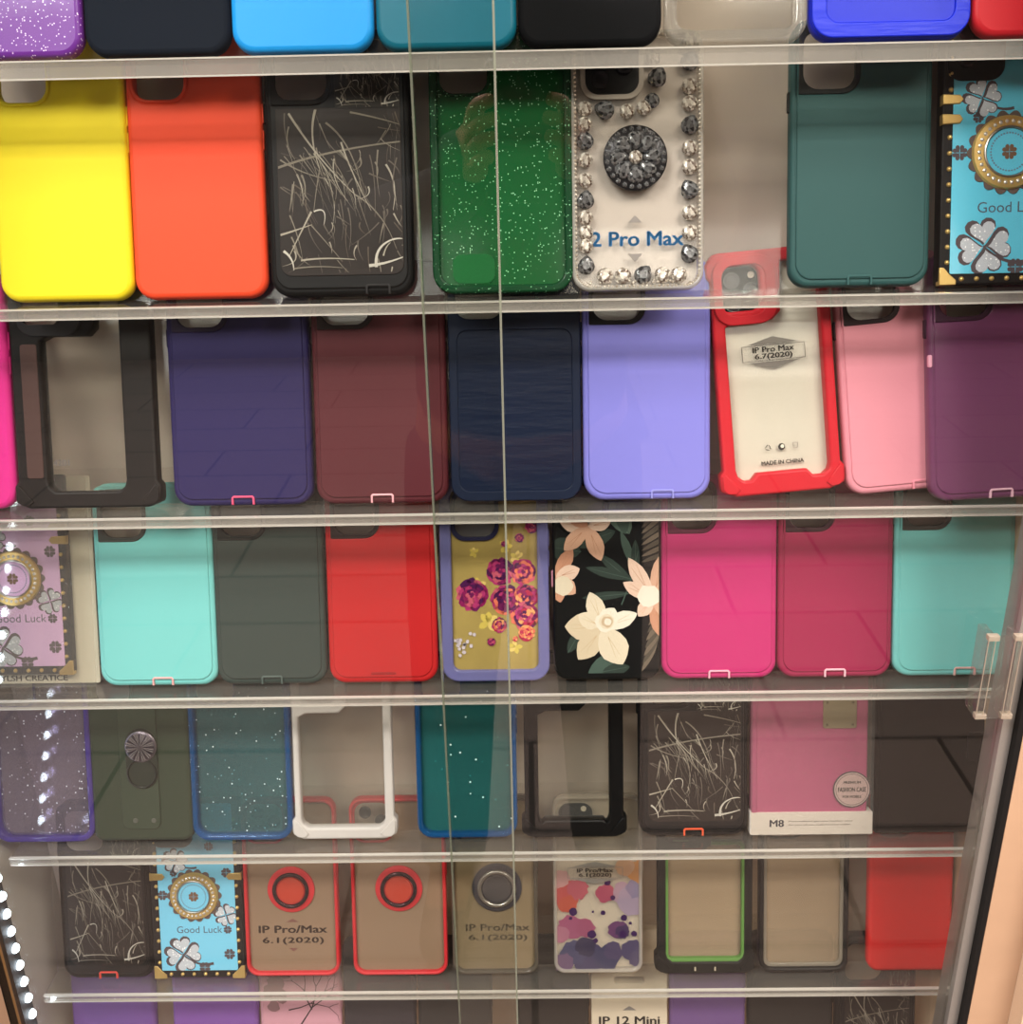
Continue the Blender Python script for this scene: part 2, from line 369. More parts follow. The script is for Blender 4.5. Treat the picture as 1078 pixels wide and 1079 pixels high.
def reed_print(root, x0, y0, x1, y1, z):
    rnd = random.Random(11); W, H = x1 - x0, y1 - y0
    k = Ink((x0, y0, x1, y1), z); k.dz = .004
    cols = [P((160, 152, 138), .7), P((126, 118, 106), .7), P((98, 90, 82), .7), P((188, 182, 170), .7), P((92, 82, 72), .7)]
    def q(u, v): return (x0 + u * W, y1 - v * H)
    def st(a, b, c, w0, w1, m): k.ribbon(bez(q(*a), q(*b), q(*c)), w0 * .8, w1 * .7, cols[m])
    for i in range(70):
        u, v = rnd.random(), rnd.random(); a = rnd.gauss(1.25, .5); L = rnd.uniform(.08, .3)
        st((u, v), (u + .4 * L * math.cos(a) + rnd.uniform(-.05, .05), v + .5 * L * math.sin(a)), (u + L * math.cos(a), v + L * math.sin(a)), rnd.uniform(.3, 1.3), .15, rnd.choice((2, 2, 4, 1, 0)))
    for i in range(22):
        u, v = rnd.choice(((.2, .45), (.75, .5), (.15, .8), (.6, .3), (.9, .6), (.4, .7))); a = rnd.uniform(.6, 2.6); L = rnd.uniform(.06, .2); u += rnd.gauss(0, .05); v += rnd.gauss(0, .05)
        st((u, v), (u + .3 * L, v + .5 * L), (u + L * math.cos(a), v + L * math.sin(a)), rnd.uniform(.5, 1.6), .1, rnd.choice((1, 2, 0)))
    main = [((-.05, .36), (.4, .24), (1.05, .2), 1.5, 1.0, 1), ((.1, .02), (.32, .3), (.62, .52), 1.4, .5, 0), ((.62, .52), (.85, .62), (.95, .86), .9, .3, 1), ((.32, 0), (.25, .16), (.34, .36), 1.6, .5, 0),
            ((.34, .36), (.3, .5), (.28, .62), .8, .3, 1), ((.02, .3), (.2, .4), (.5, .44), 1.0, .4, 1), ((.4, .08), (.62, .2), (.68, .5), 1.3, .4, 1), ((.52, .2), (.58, .36), (.75, .62), 1.2, .3, 0),
            ((.75, .28), (.8, .42), (.78, .66), .8, .3, 2), ((.88, .34), (.98, .45), (.93, .62), 1.2, .4, 0), ((.97, .3), (.9, .48), (.97, .6), .9, .3, 2), ((.6, .02), (.85, .06), (1., .1), 1.2, .5, 1),
            ((0, .76), (.1, .74), (.26, .7), 1.4, .5, 0), ((.26, .62), (.2, .7), (.06, .9), 1.3, .5, 0), ((.28, .62), (.4, .58), (.36, .7), 1.0, .4, 3), ((.02, .86), (.1, .9), (.1, .98), 1.6, .6, 3), ((.25, .7), (.42, .85), (.5, .93), .7, .3, 1),
            ((.16, .92), (.35, .9), (.6, .92), 1.2, .6, 0), ((.1, .97), (.3, .95), (.5, .97), .9, .4, 1), ((.78, .97), (.76, .84), (.92, .8), 1.9, 1.0, 3), ((.92, .8), (.98, .79), (1.02, .8), 1.1, .5, 3), ((.72, .96), (.86, .95), (1.0, .91), 2.0, .7, 3),
            ((.84, .9), (.86, .84), (.9, .82), 1.0, .5, 0), ((.5, .55), (.54, .7), (.5, .8), .7, .2, 2), ((.1, .1), (.05, .2), (.14, .3), 1.0, .3, 1), ((.46, .3), (.42, .42), (.56, .56), .9, .2, 0), ((.56, .6), (.6, .72), (.56, .86), .9, .3, 2), ((.12, .45), (.1, .55), (.08, .62), 1.6, .2, 1)]
    for a, b, c, w0, w1, m in main: st(a, b, c, w0 * W / 60, w1 * W / 60, m)
    for i in range(16):
        u, v = .42 + rnd.gauss(0, .12), .22 + abs(rnd.gauss(0, .1)); 
        st((u, v), (u + .1, v + .08), (u + rnd.uniform(.08, .28), v + rnd.uniform(.2, .4)), .7, .15, rnd.choice((0, 1, 1, 2)))
    return k.build('reed_print', root)

def ring_holder(root, x, y, z, rd, base, ringm, inner):
    b = lathe('ring_base', [(0, z + 2.2), (rd * .9, z + 2.2), (rd, z + 1.4), (rd, z)], x, y, base, root, n=44)
    lathe('finger_ring', torus_prof(rd * .7, rd * .085, z + 3.0, 10), x, y, ringm, b, n=44)
    lathe('hub', [(0, z + 2.6), (rd * .56, z + 3.2), (rd * .58, z + 2)], x, y, inner, b, n=44)

def heart_leaf(cx, cy, ang, s):
    pts = []
    for i in range(22):
        t = 2 * math.pi * i / 22
        hx = 16 * math.sin(t) ** 3; hy = 13 * math.cos(t) - 5 * math.cos(2 * t) - 2 * math.cos(3 * t) - math.cos(4 * t)
        u, v = hx / 17 * .62 * s, (hy + 17) / 29 * s
        ca, sa = math.cos(math.radians(ang - 90)), math.sin(math.radians(ang - 90))
        pts.append((cx + u * ca - v * sa, cy + u * sa + v * ca))
    return pts
def clover(k, cx, cy, s, dark, light=None, rot=0, stem=True):
    for a in (0, 90, 180, 270):
        k.poly(heart_leaf(cx, cy, a + rot, s), dark, up=False)
    k.z += k.dz
    if stem: k.ribbon(bez((cx, cy), (cx + s * .8, cy - s * .8), (cx + s * 1.7, cy - s * .55)), s * .07, s * .16, dark)
    if light:
        for a in (0, 90, 180, 270):
            q = math.radians(a + rot); k.poly(heart_leaf(cx + .1 * s * math.cos(q) + s * .07, cy + .1 * s * math.sin(q) - s * .03, a + rot, s * .8), light, up=False)
        k.z += k.dz

STUD = lathe_mesh([(1.5, 0), (1.35, .7), (.8, 1.3), (0, 1.5)], 12)
STUD.materials.append(GOLD); STUD.polygons.foreach_set('use_smooth', [True] * len(STUD.polygons))
def lucky(root, w, h, face, t=10, z0=0, clasps=(1.19, 1.33)):
    """square trunk-style case with a studded black border, gold corners and clasps, glittering clovers and a jewelled ring"""
    b = 6.2; y0 = z0
    plate('border', [rrect(-w / 2, y0, w / 2, y0 + h, 2)], 0, t, .9, P((26, 22, 22), .55), root)
    plate('face_panel', [rrect(-w / 2 + b, y0 + b, w / 2 - b * .9, y0 + h - 2, 1)], t - .5, t + .35, .15, face, root)
    z = t + .36
    DK = P((88, 76, 80), .5); GL = P((196, 200, 208), .35, glitter=(255, 255, 255), gl_scale=700, gl_amt=.3)
    def print_(*a):
        k = Ink((-w / 2 + b, y0 + b, w / 2 - b * .9, y0 + h - 2), z); clover(k, *a); k.build('clover_print', root)
    print_(-w * .18, y0 + w * .275, w * .2, DK, GL, 10)
    print_(w * .31, y0 + w * .72, w * .125, DK, GL, -30, False)
    print_(-w * .22, y0 + w * 1.34, w * .14, DK, GL, 25)
    for (u, v, q) in ((-.37, .95, .055), (.33, .55, .045), (.34, .27, .06), (.06, .12, .06), (.34, 1.2, .055), (-.24, 1.2, .04), (.16, 1.5, .05)):
        print_(u * w, y0 + v * w, q * w, DK, None, 45, False)
    text('lettering', 'Good Luck', w * .02, y0 + w * .555, z, w * .5, P((86, 92, 104), .6), root, bold=.0)
    cx, cy, rd = -w * .02, y0 + w * .945, w * .27
    sc = []
    for i in range(144):
        a = 2 * math.pi * i / 144; rr = rd * (.99 + .13 * abs(math.cos(a * 9))); sc.append((cx + rr * math.cos(a), cy + rr * math.sin(a)))
    plate('scalloped_trim', [sc], z, z + .6, .1, P((104, 88, 82), .5), root)
    rb = lathe('ring_base', [(0, z + 1.4), (rd * .66, z + 1.4), (rd * .7, z + 2.6), (rd * .95, z + 2.2), (rd, z)], cx, cy, GOLD, root, n=48)
    lathe('hub', [(0, z + 2.2), (rd * .62, z + 2.2), (rd * .64, z + 1)], cx, cy, face, rb, n=40)
    lathe('finger_ring', torus_prof(rd * .66, .7, z + 2.6, 8), cx, cy, SILVER, rb, n=48)
    kk = Ink((-w, 0, w, 2 * h), z + 2.25); clover(kk, cx, cy, rd * .2, P((120, 90, 70), .4), None, 45, False)
    for i in range(40):
        a = 2 * math.pi * i / 40; kk.poly(circ(cx + rd * .5 * math.cos(a), cy + rd * .5 * math.sin(a), rd * .028, 6), P((110, 130, 150), .4), up=False)
    kk.build('hub_print', rb)
    for i in range(30):
        a = 2 * math.pi * i / 30; o = bpy.data.objects.new('crystal', CRYSTAL); COL.objects.link(o); o.parent = rb
        o.location = ((cx + rd * .81 * math.cos(a)) * M, (cy + rd * .81 * math.sin(a)) * M, (z + 2.2) * M); o.scale = (.95,) * 3
    def stud(x, y):
        o = bpy.data.objects.new('stud', STUD); COL.objects.link(o); o.parent = root; o.location = (x * M, y * M, t * M)
    n = int((h - 26) / 9.2)
    for sx in (-w / 2 + 4.6, w / 2 - 4.2):
        for i in range(n + 1):
            yy = y0 + 13 + 9.2 * i
            if not (w * (clasps[0] - .06) < yy - y0 < w * (clasps[-1] + .06)): stud(sx, yy)
    m = int((w - 24) / 9.6)
    for i in range(m + 1): stud(-w / 2 + 13.5 + (w - 27) * i / m, y0 + 3.1)
    for s in (-1, 1):
        plate('corner_cap', [[(s * w / 2, y0 - .4), (s * (w / 2 - 10), y0 - .4), (s * (w / 2 - 10), y0 + 2.5), (s * (w / 2 - 6), y0 + 6), (s * (w / 2 - 2.5), y0 + 10), (s * w / 2, y0 + 10)]], t - 5, t + .9, .4, GOLD, root)
        for q in clasps:
            plate('clasp', [[(s * (w / 2 + .3), y0 + w * q - 3), (s * (w / 2 - 10), y0 + w * q - 2.6), (s * (w / 2 - 12), y0 + w * q), (s * (w / 2 - 10), y0 + w * q + 2.6), (s * (w / 2 + .3), y0 + w * q + 3)]], t - 4, t + 1.2, .5, GOLD, root)
    H = plate('camera_island', [rrect(-w / 2 + 2, y0 + h - 38, -w / 2 + 36, y0 + h - 2, 9)], t, t + 1.2, .4, NEARBLACK, root)
    for (u, v) in ((11, 28), (11, 12), (25, 20)): lens(root, -w / 2 + 2 + u, y0 + h - 38 + v, t + 1.0, 5)

def gem_mesh(shape):
    """a faceted stone: crown with a flat table"""
    bm = bmesh.new(); n = 12
    def pt(a, s):
        x, y = math.cos(a), math.sin(a)
        if shape == 'tear':
            y *= 1.25 if y > 0 else .95; x *= 1 - .45 * max(0, math.sin(a)) ** 2 * (1 if y > 0 else 0)
        return x * s, y * s
    g = [[bm.verts.new((pt(2 * math.pi * (i + .5 * j) / n, s)[0] * M, pt(2 * math.pi * (i + .5 * j) / n, s)[1] * M, z * M)) for i in range(n)] for j, (s, z) in enumerate(((3.6, 0), (3.4, 1.0), (2.6, 2.0), (1.6, 2.6)))]
    for a, b in zip(g, g[1:]):
        for i in range(n): bm.faces.new((a[i], a[(i + 1) % n], b[(i + 1) % n])); bm.faces.new((a[i], b[(i + 1) % n], b[i]))
    bm.faces.new(g[-1]); me = bpy.data.meshes.new('gem'); bm.to_mesh(me); bm.free(); return me
def stone(name, col, var):
    k = NT(name); b = k.n('ShaderNodeBsdfPrincipled'); vo = k.n('ShaderNodeTexVoronoi'); vo.inputs['Scale'].default_value = 760; k.l(k.coord(), vo.inputs['Vector'])
    sep = k.n('ShaderNodeSeparateColor'); k.l(vo.outputs['Color'], sep.inputs[0])
    k.l(k.mix(sep.outputs[0], lin(col), lin(var)), b.inputs['Base Color']); b.inputs['Roughness'].default_value = .12; b.inputs['Metallic'].default_value = .45; b.inputs['Coat Weight'].default_value = .6  # random light and dark cells paint facet glints into the stone's colour
    k.l(b.outputs[0], k.out.inputs[0]); return k.m
ST_PALE = stone('pale_crystal', (255, 248, 236), (96, 70, 56)); ST_DARK = stone('smoky_crystal', (22, 23, 27), (150, 150, 152)); ST_BEAD = stone('bead_crystal', (250, 244, 232), (190, 176, 158))
GEM_R, GEM_T = gem_mesh('round'), gem_mesh('tear')
CRYSTAL = gem_mesh('round'); CRYSTAL.transform(Matrix.Scale(.36, 4)); CRYSTAL.materials.append(ST_BEAD)
_gm = {}
def gem(root, x, y, z, s, dark, tear=False, rot=0., name='gem', flat=1.):
    key = (dark, tear)
    if key not in _gm:
        me = (GEM_T if tear else GEM_R).copy(); me.materials.append(ST_DARK if dark else ST_PALE); _gm[key] = me
    o = bpy.data.objects.new(name, _gm[key]); COL.objects.link(o); o.parent = root
    o.location = (x * M, y * M, z * M); o.rotation_euler = (0, 0, rot); o.scale = (s * 1.28, s * 1.28, s * 1.1); return o

def hex_label(root, w, h, cx, cy, z, lw, lh, l1, l2):
    k = Ink((-200, -200, 200, 400), z); g = P((140, 134, 128), .6)
    k.poly([(cx - lw * .42, cy + lh * .30), (cx + lw * .42, cy + lh * .30), (cx, cy + lh * .55)], g); k.poly([(cx - lw * .42, cy - lh * .30), (cx, cy - lh * .55), (cx + lw * .42, cy - lh * .30)], g)
    e = [(cx - lw / 2, cy + lh * .26), (cx + lw / 2, cy + lh * .26), (cx + lw / 2, cy - lh * .26), (cx - lw / 2, cy - lh * .26), (cx - lw / 2, cy + lh * .26)]
    for a, b in zip(e, e[1:]): k.ribbon([a, b], .5, .5, g)
    k.build('size_badge', root)
    text('lettering', l1, cx, cy + lh * .12, z + .02, lw * .66, INK, root, height=lh * .2); text('lettering', l2, cx, cy - lh * .13, z + .02, lw * .6, INK, root, height=lh * .23)

exec_rows = []
# ================================================================= TOP SHELF (only the feet of the cases are in view)
def shell_row1():
    r, w = stand(1, None, 85, 'purple glitter phone case at the left end of the top row', w=84); silicone(r, w, 162, P((112, 48, 150), .35, glitter=(245, 220, 255), gl_scale=900, gl_amt=.2, coat=.3))
    r, w = stand(1, 87, 242, 'dark slate navy phone case between the purple glitter and sky blue ones'); silicone(r, w, 162, P((20, 27, 38), .7, spec=.06))
    r, w = stand(1, 243, 394, 'bright sky blue phone case on the top shelf'); silicone(r, w, 162, P((22, 152, 232), .45))
    r, w = stand(1, 396, 545, 'deep teal blue phone case behind the overlapping glass doors, top shelf'); silicone(r, w, 162, P((6, 100, 122), .4))
    r, w = stand(1, 546, 698, 'plain black phone case on the top shelf'); silicone(r, w, 162, P((11, 12, 14), .7, spec=.06))
    r, w = stand(1, 700, 851, 'clear colourless phone case on the top shelf beside a royal blue one')
    bumper_case(r, w, 162, T((240, 239, 236), .12, hcol=(225, 220, 214), rough=.08), T((246, 245, 242), .03, hcol=(226, 220, 214), rough=.08), bar=7)
    r, w = stand(1, 853, 1022, 'royal blue phone case with a raised border on the top shelf')
    blue = P((14, 42, 214), .38, wavy=.25); silicone(r, w, 162, P((12, 38, 204), .4))
    plate('raised_border', [rrect(-w / 2 + .6, .6, w / 2 - .6, 161, 12), rrect(-w / 2 + 9, 9, w / 2 - 9, 118, 7), hole(w, 162)], 9.4, 11.4, .8, blue, r)
    r, w = stand(1, 1024, None, 'red phone case at the right end of the top row', w=84); silicone(r, w, 162, P((204, 32, 44), .45))

def bling():
    r, w = stand(2, 603, 742, 'clear phone case edged with crystals, a black jewelled grip and a white insert card'); h = 153
    plate('bumper', [rrect(-w / 2, 0, w / 2, h, 11), rrect(-w / 2 + 3, 3, w / 2 - 3, h - 3, 9)], 0, 10, 1.6, T((236, 232, 226), .35, hcol=(236, 232, 224), rough=.12), r)
    plate('insert_card', [rrect(-w / 2 + 3.4, 3.4, w / 2 - 3.4, h - 3.4, 8)], 3, 4, .1, P((240, 232, 226), .55), r)
    plate('back_plate', [rrect(-w / 2 + 2.5, 2.5, w / 2 - 2.5, h - 2.5, 9)], 7.2, 8.6, .3, T((246, 244, 242), .06, hcol=(240, 236, 232)), r)
    z = 8.7
    camera_print(r, w, h, z, x0=-w / 2 + 9, hw=32, hh=32, top=5)
    plate('camera_border', [rrect(-w / 2 + 6, h - 40, -w / 2 + 44, h - 2, 10), rrect(-w / 2 + 9, h - 37, -w / 2 + 41, h - 5, 8)], z, z + 1.0, .4, P((176, 166, 156), .4), r)
    text('lettering', '12 Pro Max', -w * .03, 31, z, 61, BLUEINK, r, bold=.012, height=9)
    k = Ink((-99, 0, 99, 300), z); k.poly([(-w * .02 - 4.4, 40.5), (-w * .02 + 4.4, 40.5), (-w * .02, 45)], GREYINK); k.poly([(-w * .02 - 4.4, 22), (-w * .02, 17), (-w * .02 + 4.4, 22)], GREYINK); k.build('arrow_print', r)
    g = lathe('grip', [(0, z + 5), (17.5, z + 5), (19.2, z + 4), (19.2, z + 2), (8, z + 1.8), (8, z)], -w * .02, 78, P((40, 38, 40), .3, metal=.4), r, n=48)
    for i in range(8):
        a = 2 * math.pi * i / 8; gem(g, -w * .02 + 10.5 * math.cos(a), 78 + 10.5 * math.sin(a), z + 5, 1.15, True, True, a - math.pi / 2 + math.pi)
    gem(g, -w * .02, 78, z + 5, .9, False)
    for i in range(24):
        a = 2 * math.pi * (i + .5) / 24; gem(g, -w * .02 + 17 * math.cos(a), 78 + 17 * math.sin(a), z + 4.6, .34, True)
    left = [(108, 0, 0), (99, 0, 0), (89, 1, 1), (78, 0, 0), (66, 0, 0), (54, 1, 1), (44, 0, 0), (35, 0, 0), (27, 0, 0), (15, 1, 1)]
    for y, d, t in left: gem(r, -w / 2 + 8.6, y, z, 1.15 if t else 1.0, d, t, R.uniform(-.6, .6))
    for y, d, t in [(146, 0, 0), (134, 1, 1), (120, 0, 0), (110, 0, 0), (97, 1, 1), (84, 0, 0), (73, 0, 0), (59, 1, 1), (46, 0, 0), (34, 0, 0), (21, 1, 1)]: gem(r, w / 2 - 8.4, y, z, 1.2 if t else 1.05, d, t, R.uniform(-.5, .5))
    for x, d, t in [(-20, 0, 0), (-9, 0, 0), (3, 1, 1), (15, 0, 0), (25, 0, 0)]: gem(r, x, 9, z, 1.2 if t else 1.1, d, t, R.uniform(-1.5, 1.5))
    for x, y, d, t, q in [(-19, 107, 1, 1, 1.2), (-6, 106, 0, 0, 0), (4, 108, 0, 0, 0), (9, 112, 1, 0, 0), (12, 125, 1, 1, -.5), (10, 137, 0, 0, 0)]: gem(r, x, y, z, 1.25 if t else 1.0, d, t, q)
    bm = bmesh.new()
    pts = rrect(-w / 2 + 2.6, 2.6, w / 2 - 2.6, h - 2.6, 9, 8); L = []
    for i in range(len(pts)):
        a, b = pts[i - 1], pts[i]; d = math.hypot(b[0] - a[0], b[1] - a[1]); n = max(1, int(d / 2.5))
        L += [(a[0] + (b[0] - a[0]) * j / n, a[1] + (b[1] - a[1]) * j / n) for j in range(n)]
    for i in range(26): L.append((R.uniform(-w / 2 + 7, w / 2 - 7), R.uniform(4, 6)))
    for x, y in L: bmesh.ops.create_icosphere(bm, subdivisions=1, radius=1.05 * M, matrix=Matrix.Translation((x * M, y * M, 9.4 * M)))
    me = bpy.data.meshes.new('bead'); bm.to_mesh(me); bm.free(); finish(me, 'bead_edging', ST_BEAD, r, kind='stuff')

def camo(root, w, h, flapmat, fx=0, b=7):
    defender(root, w, h, BLACK, flapmat, BLACK, panel=P((16, 15, 15), .55), fx=fx)
    pn = plate('camouflage_panel', [rrect(-w / 2 + b, 12, w / 2 - b * .8, h - 46, (7, 7, 1, 1)), ], 11, 11.8, .2, P((46, 38, 34), .5, grain=.25, gscale=60), root)
    plate('camouflage_panel', [rrect(-w / 2 + b + 36, h - 47, w / 2 - b * .8, h - 5, (1, 1, 7, 1))], 11, 11.8, .2, P((42, 36, 32), .5, grain=.25, gscale=60), root)
    reed_print(root, -w / 2 + b + 36.5, h - 46, w / 2 - b * .8 - .6, h - 6, 11.82)
    reed_print(root, -w / 2 + b + .6, 13.5, w / 2 - b * .8 - .6, h - 47, 11.82)

def shelf2():
    r, w = stand(2, -2, 140, 'bright yellow phone case at the left end of its row'); silicone(r, w, 157, P((246, 222, 34), .5), r=12)
    r, w = stand(2, 141, 282, 'orange phone case beside the yellow one'); silicone(r, w, 157, P((244, 78, 44), .5), r=12)
    r, w = stand(2, 285, 437, 'large rugged black phone case with reed camouflage panel beside the orange case'); camo(r, w, 157, P((40, 38, 38), .5), 22)
    r, w = stand(2, 456, 605, 'translucent green glitter phone case behind the glass door edges')
    h = 157; gm = P((16, 84, 40), .2, glitter=(170, 240, 190), gl_scale=1000, gl_amt=.10, coat=.5)
    bumper_case(r, w, h, P((14, 62, 34), .25, glitter=(150, 220, 170), gl_scale=1000, gl_amt=.12), gm, bar=5, backz=(3, 6), r=13)
    for x0, y0, x1, y1 in ((-w / 2 + 12, 6, -w / 2 + 38, 24),): plate('charging_ledge', [rrect(x0, y0, x1, y1, 6)], 6, 6.6, .2, P((24, 100, 50), .3), r)
    bling()
    r, w = stand(2, 831, 978, 'slate green rugged phone case standing right of the empty gap'); defender(r, w, 157, P((48, 86, 86), .55), P((52, 92, 92), .5), P((28, 32, 32), .5), r=12)
    r, w = stand(2, 988, None, 'turquoise studded phone case with clovers and gold clasps at right edge', w=82); lucky(r, w, 157, P((104, 206, 236), .12, coat=.8))

def shelf3():
    r, w = stand(3, None, 15, 'hot pink phone case cut off by the left edge, third row', w=82); silicone(r, w, 158, P((240, 50, 150), .5)); flap(r, w, P((245, 110, 170), .5), 22)
    r, w = stand(3, 15, 170, 'large black shock frame phone case with clear back beside the hot pink case'); h = 158
    armor(r, w, h, P((24, 21, 20), .5), bl=22, br=23, bb=11, trap=False, t=11, cham=7)
    plate('side_lip', [rrect(-w / 2 + 9, 20, -w / 2 + 20, h - 50, 2)], 10.8, 11.5, .3, P((84, 62, 58), .4), r)
    plate('camera_rim', [rrect(-w / 2 + 8, h - 45, -w / 2 + 50, h - 6, 11), rrect(-w / 2 + 8, h - 38, -w / 2 + 42, h - 8, 9)], 11, 12.4, .5, P((44, 42, 44), .45), r)
    text('lettering', '4201', w * -.20, 30, 4.9, 11, GREYINK, r)
    r, w = stand(3, 182, 330, 'dark indigo rugged phone case with a pink port flap'); defender(r, w, 158, P((38, 31, 82), .5), P((235, 90, 130), .5), P((44, 34, 62), .5))
    r, w = stand(3, 333, 473, 'maroon rugged phone case with a pale pink port flap'); defender(r, w, 158, P((86, 32, 40), .5), P((250, 180, 190), .5), P((40, 26, 28), .5))
    r, w = stand(3, 475, 614, 'navy blue phone case under wrinkled film behind the glass door edges'); silicone(r, w, 158, P((20, 30, 54), .35, wavy=.3), r=12)
    plate('raised_border', [rrect(-w / 2 + .6, .6, w / 2 - .6, 157, 12), rrect(-w / 2 + 6, 7, w / 2 - 6, 112, 7), hole(w, 158)], 9.4, 10.8, .6, P((22, 32, 56), .4), r)
    r, w = stand(3, 615, 749, 'lavender rugged phone case left of the red framed one'); defender(r, w, 158, P((134, 132, 222), .5), P((150, 150, 226), .5), P((28, 26, 32), .5), fx=10, r=14)
    # red frame, white card
    r, w = stand(3, 760, 891, 'tilted red framed clear phone case with a white card and camera cutout', tilt=4.5); h = 158
    red = P((206, 34, 48), .4)
    armor(r, w, h, red, bl=10.5, br=9, bb=10, trap=True, tw=.4, cham=8, t=11)
    plate('insert_card', [rrect(-w / 2 + 6, 6, w / 2 - 6, h - 6, 6)], .8, 2.6, .1, P((240, 234, 226), .6), r)
    plate('camera_rim', [rrect(-w / 2 + 4, h - 47, -w / 2 + 45, h - 3, 12), rrect(-w / 2 + 10, h - 41, -w / 2 + 38, h - 9, 8)], 10.6, 12.6, .7, red, r)
    camera_print(r, w, h, 2.7, x0=-w / 2 + 10, hw=28, hh=32, top=9)
    hex_label(r, w, h, 1, 92, 4.85, 41, 19, 'IP Pro Max', '6.7(2020)')
    text('lettering', 'MADE IN CHINA', 2, 20, 4.85, 28, INK, r, bold=.012)
    k = Ink((-99, 0, 99, 300), 4.85)
    for i, x in enumerate((-7, 2, 11)):
        if i == 1:
            k.poly(circ(x, 30, 2.3, 16), INK)
            k.poly(circ(x + .5, 30.3, 1.2, 12), CREAM)
        elif i == 0:
            for a in (90, 210, 330): k.ribbon([(x + 2 * math.cos(math.radians(a)), 30 + 2 * math.sin(math.radians(a))), (x + 2 * math.cos(math.radians(a + 95)), 30 + 2 * math.sin(math.radians(a + 95)))], .6, .4, INK)
        else:
            k.ribbon([(x - 1.6, 32), (x - 1.2, 28.4)], .4, .4, GREYINK); k.ribbon([(x + 1.6, 32), (x + 1.2, 28.4)], .4, .4, GREYINK); k.ribbon([(x - 2, 32), (x + 2, 32)], .4, .4, GREYINK); k.ribbon([(x - 1.2, 28.4), (x + 1.2, 28.4)], .4, .4, GREYINK)
    k.build('symbol_print', r)
    r, w = stand(3, 893, None, 'light pink rugged phone case tucked between the red framed and plum cases', w=72, tilt=4.6); r.location.y += .0012; defender(r, w, 154, P((230, 148, 164), .5), P((240, 150, 168), .5), P((50, 34, 38), .5), fx=14)
    r, w = stand(3, 973, None, 'plum purple rugged phone case with a pale pink port flap at the right edge', w=86, tilt=2.2); r.location.y -= .0118; defender(r, w, 158, P((116, 62, 100), .32, coat=.4), P((246, 196, 214), .5), P((60, 30, 50), .5), fx=2)
    plate('pink_button', [rrect(-w / 2 - .4, 86, -w / 2 + 2.2, 94, 1.2)], 8, 11, .5, P((246, 176, 200), .5), r)

def rose(k, x, y, s, rnd, pal):
    for q, (rr, n) in enumerate(((1.0, 11), (.8, 9), (.6, 8), (.4, 6), (.22, 5))):
        off = rnd.random() * 6
        for i in range(n):
            a = off + 2 * math.pi * i / n
            k.poly(blob(x + s * rr * .62 * math.cos(a), y + s * rr * .62 * math.sin(a), s * rr * .4, 9, .22, rnd), pal[rnd.randrange(len(pal))], up=False)
        k.z += k.dz
    k.poly(blob(x, y, s * .14, 8, .2, rnd), pal[0])

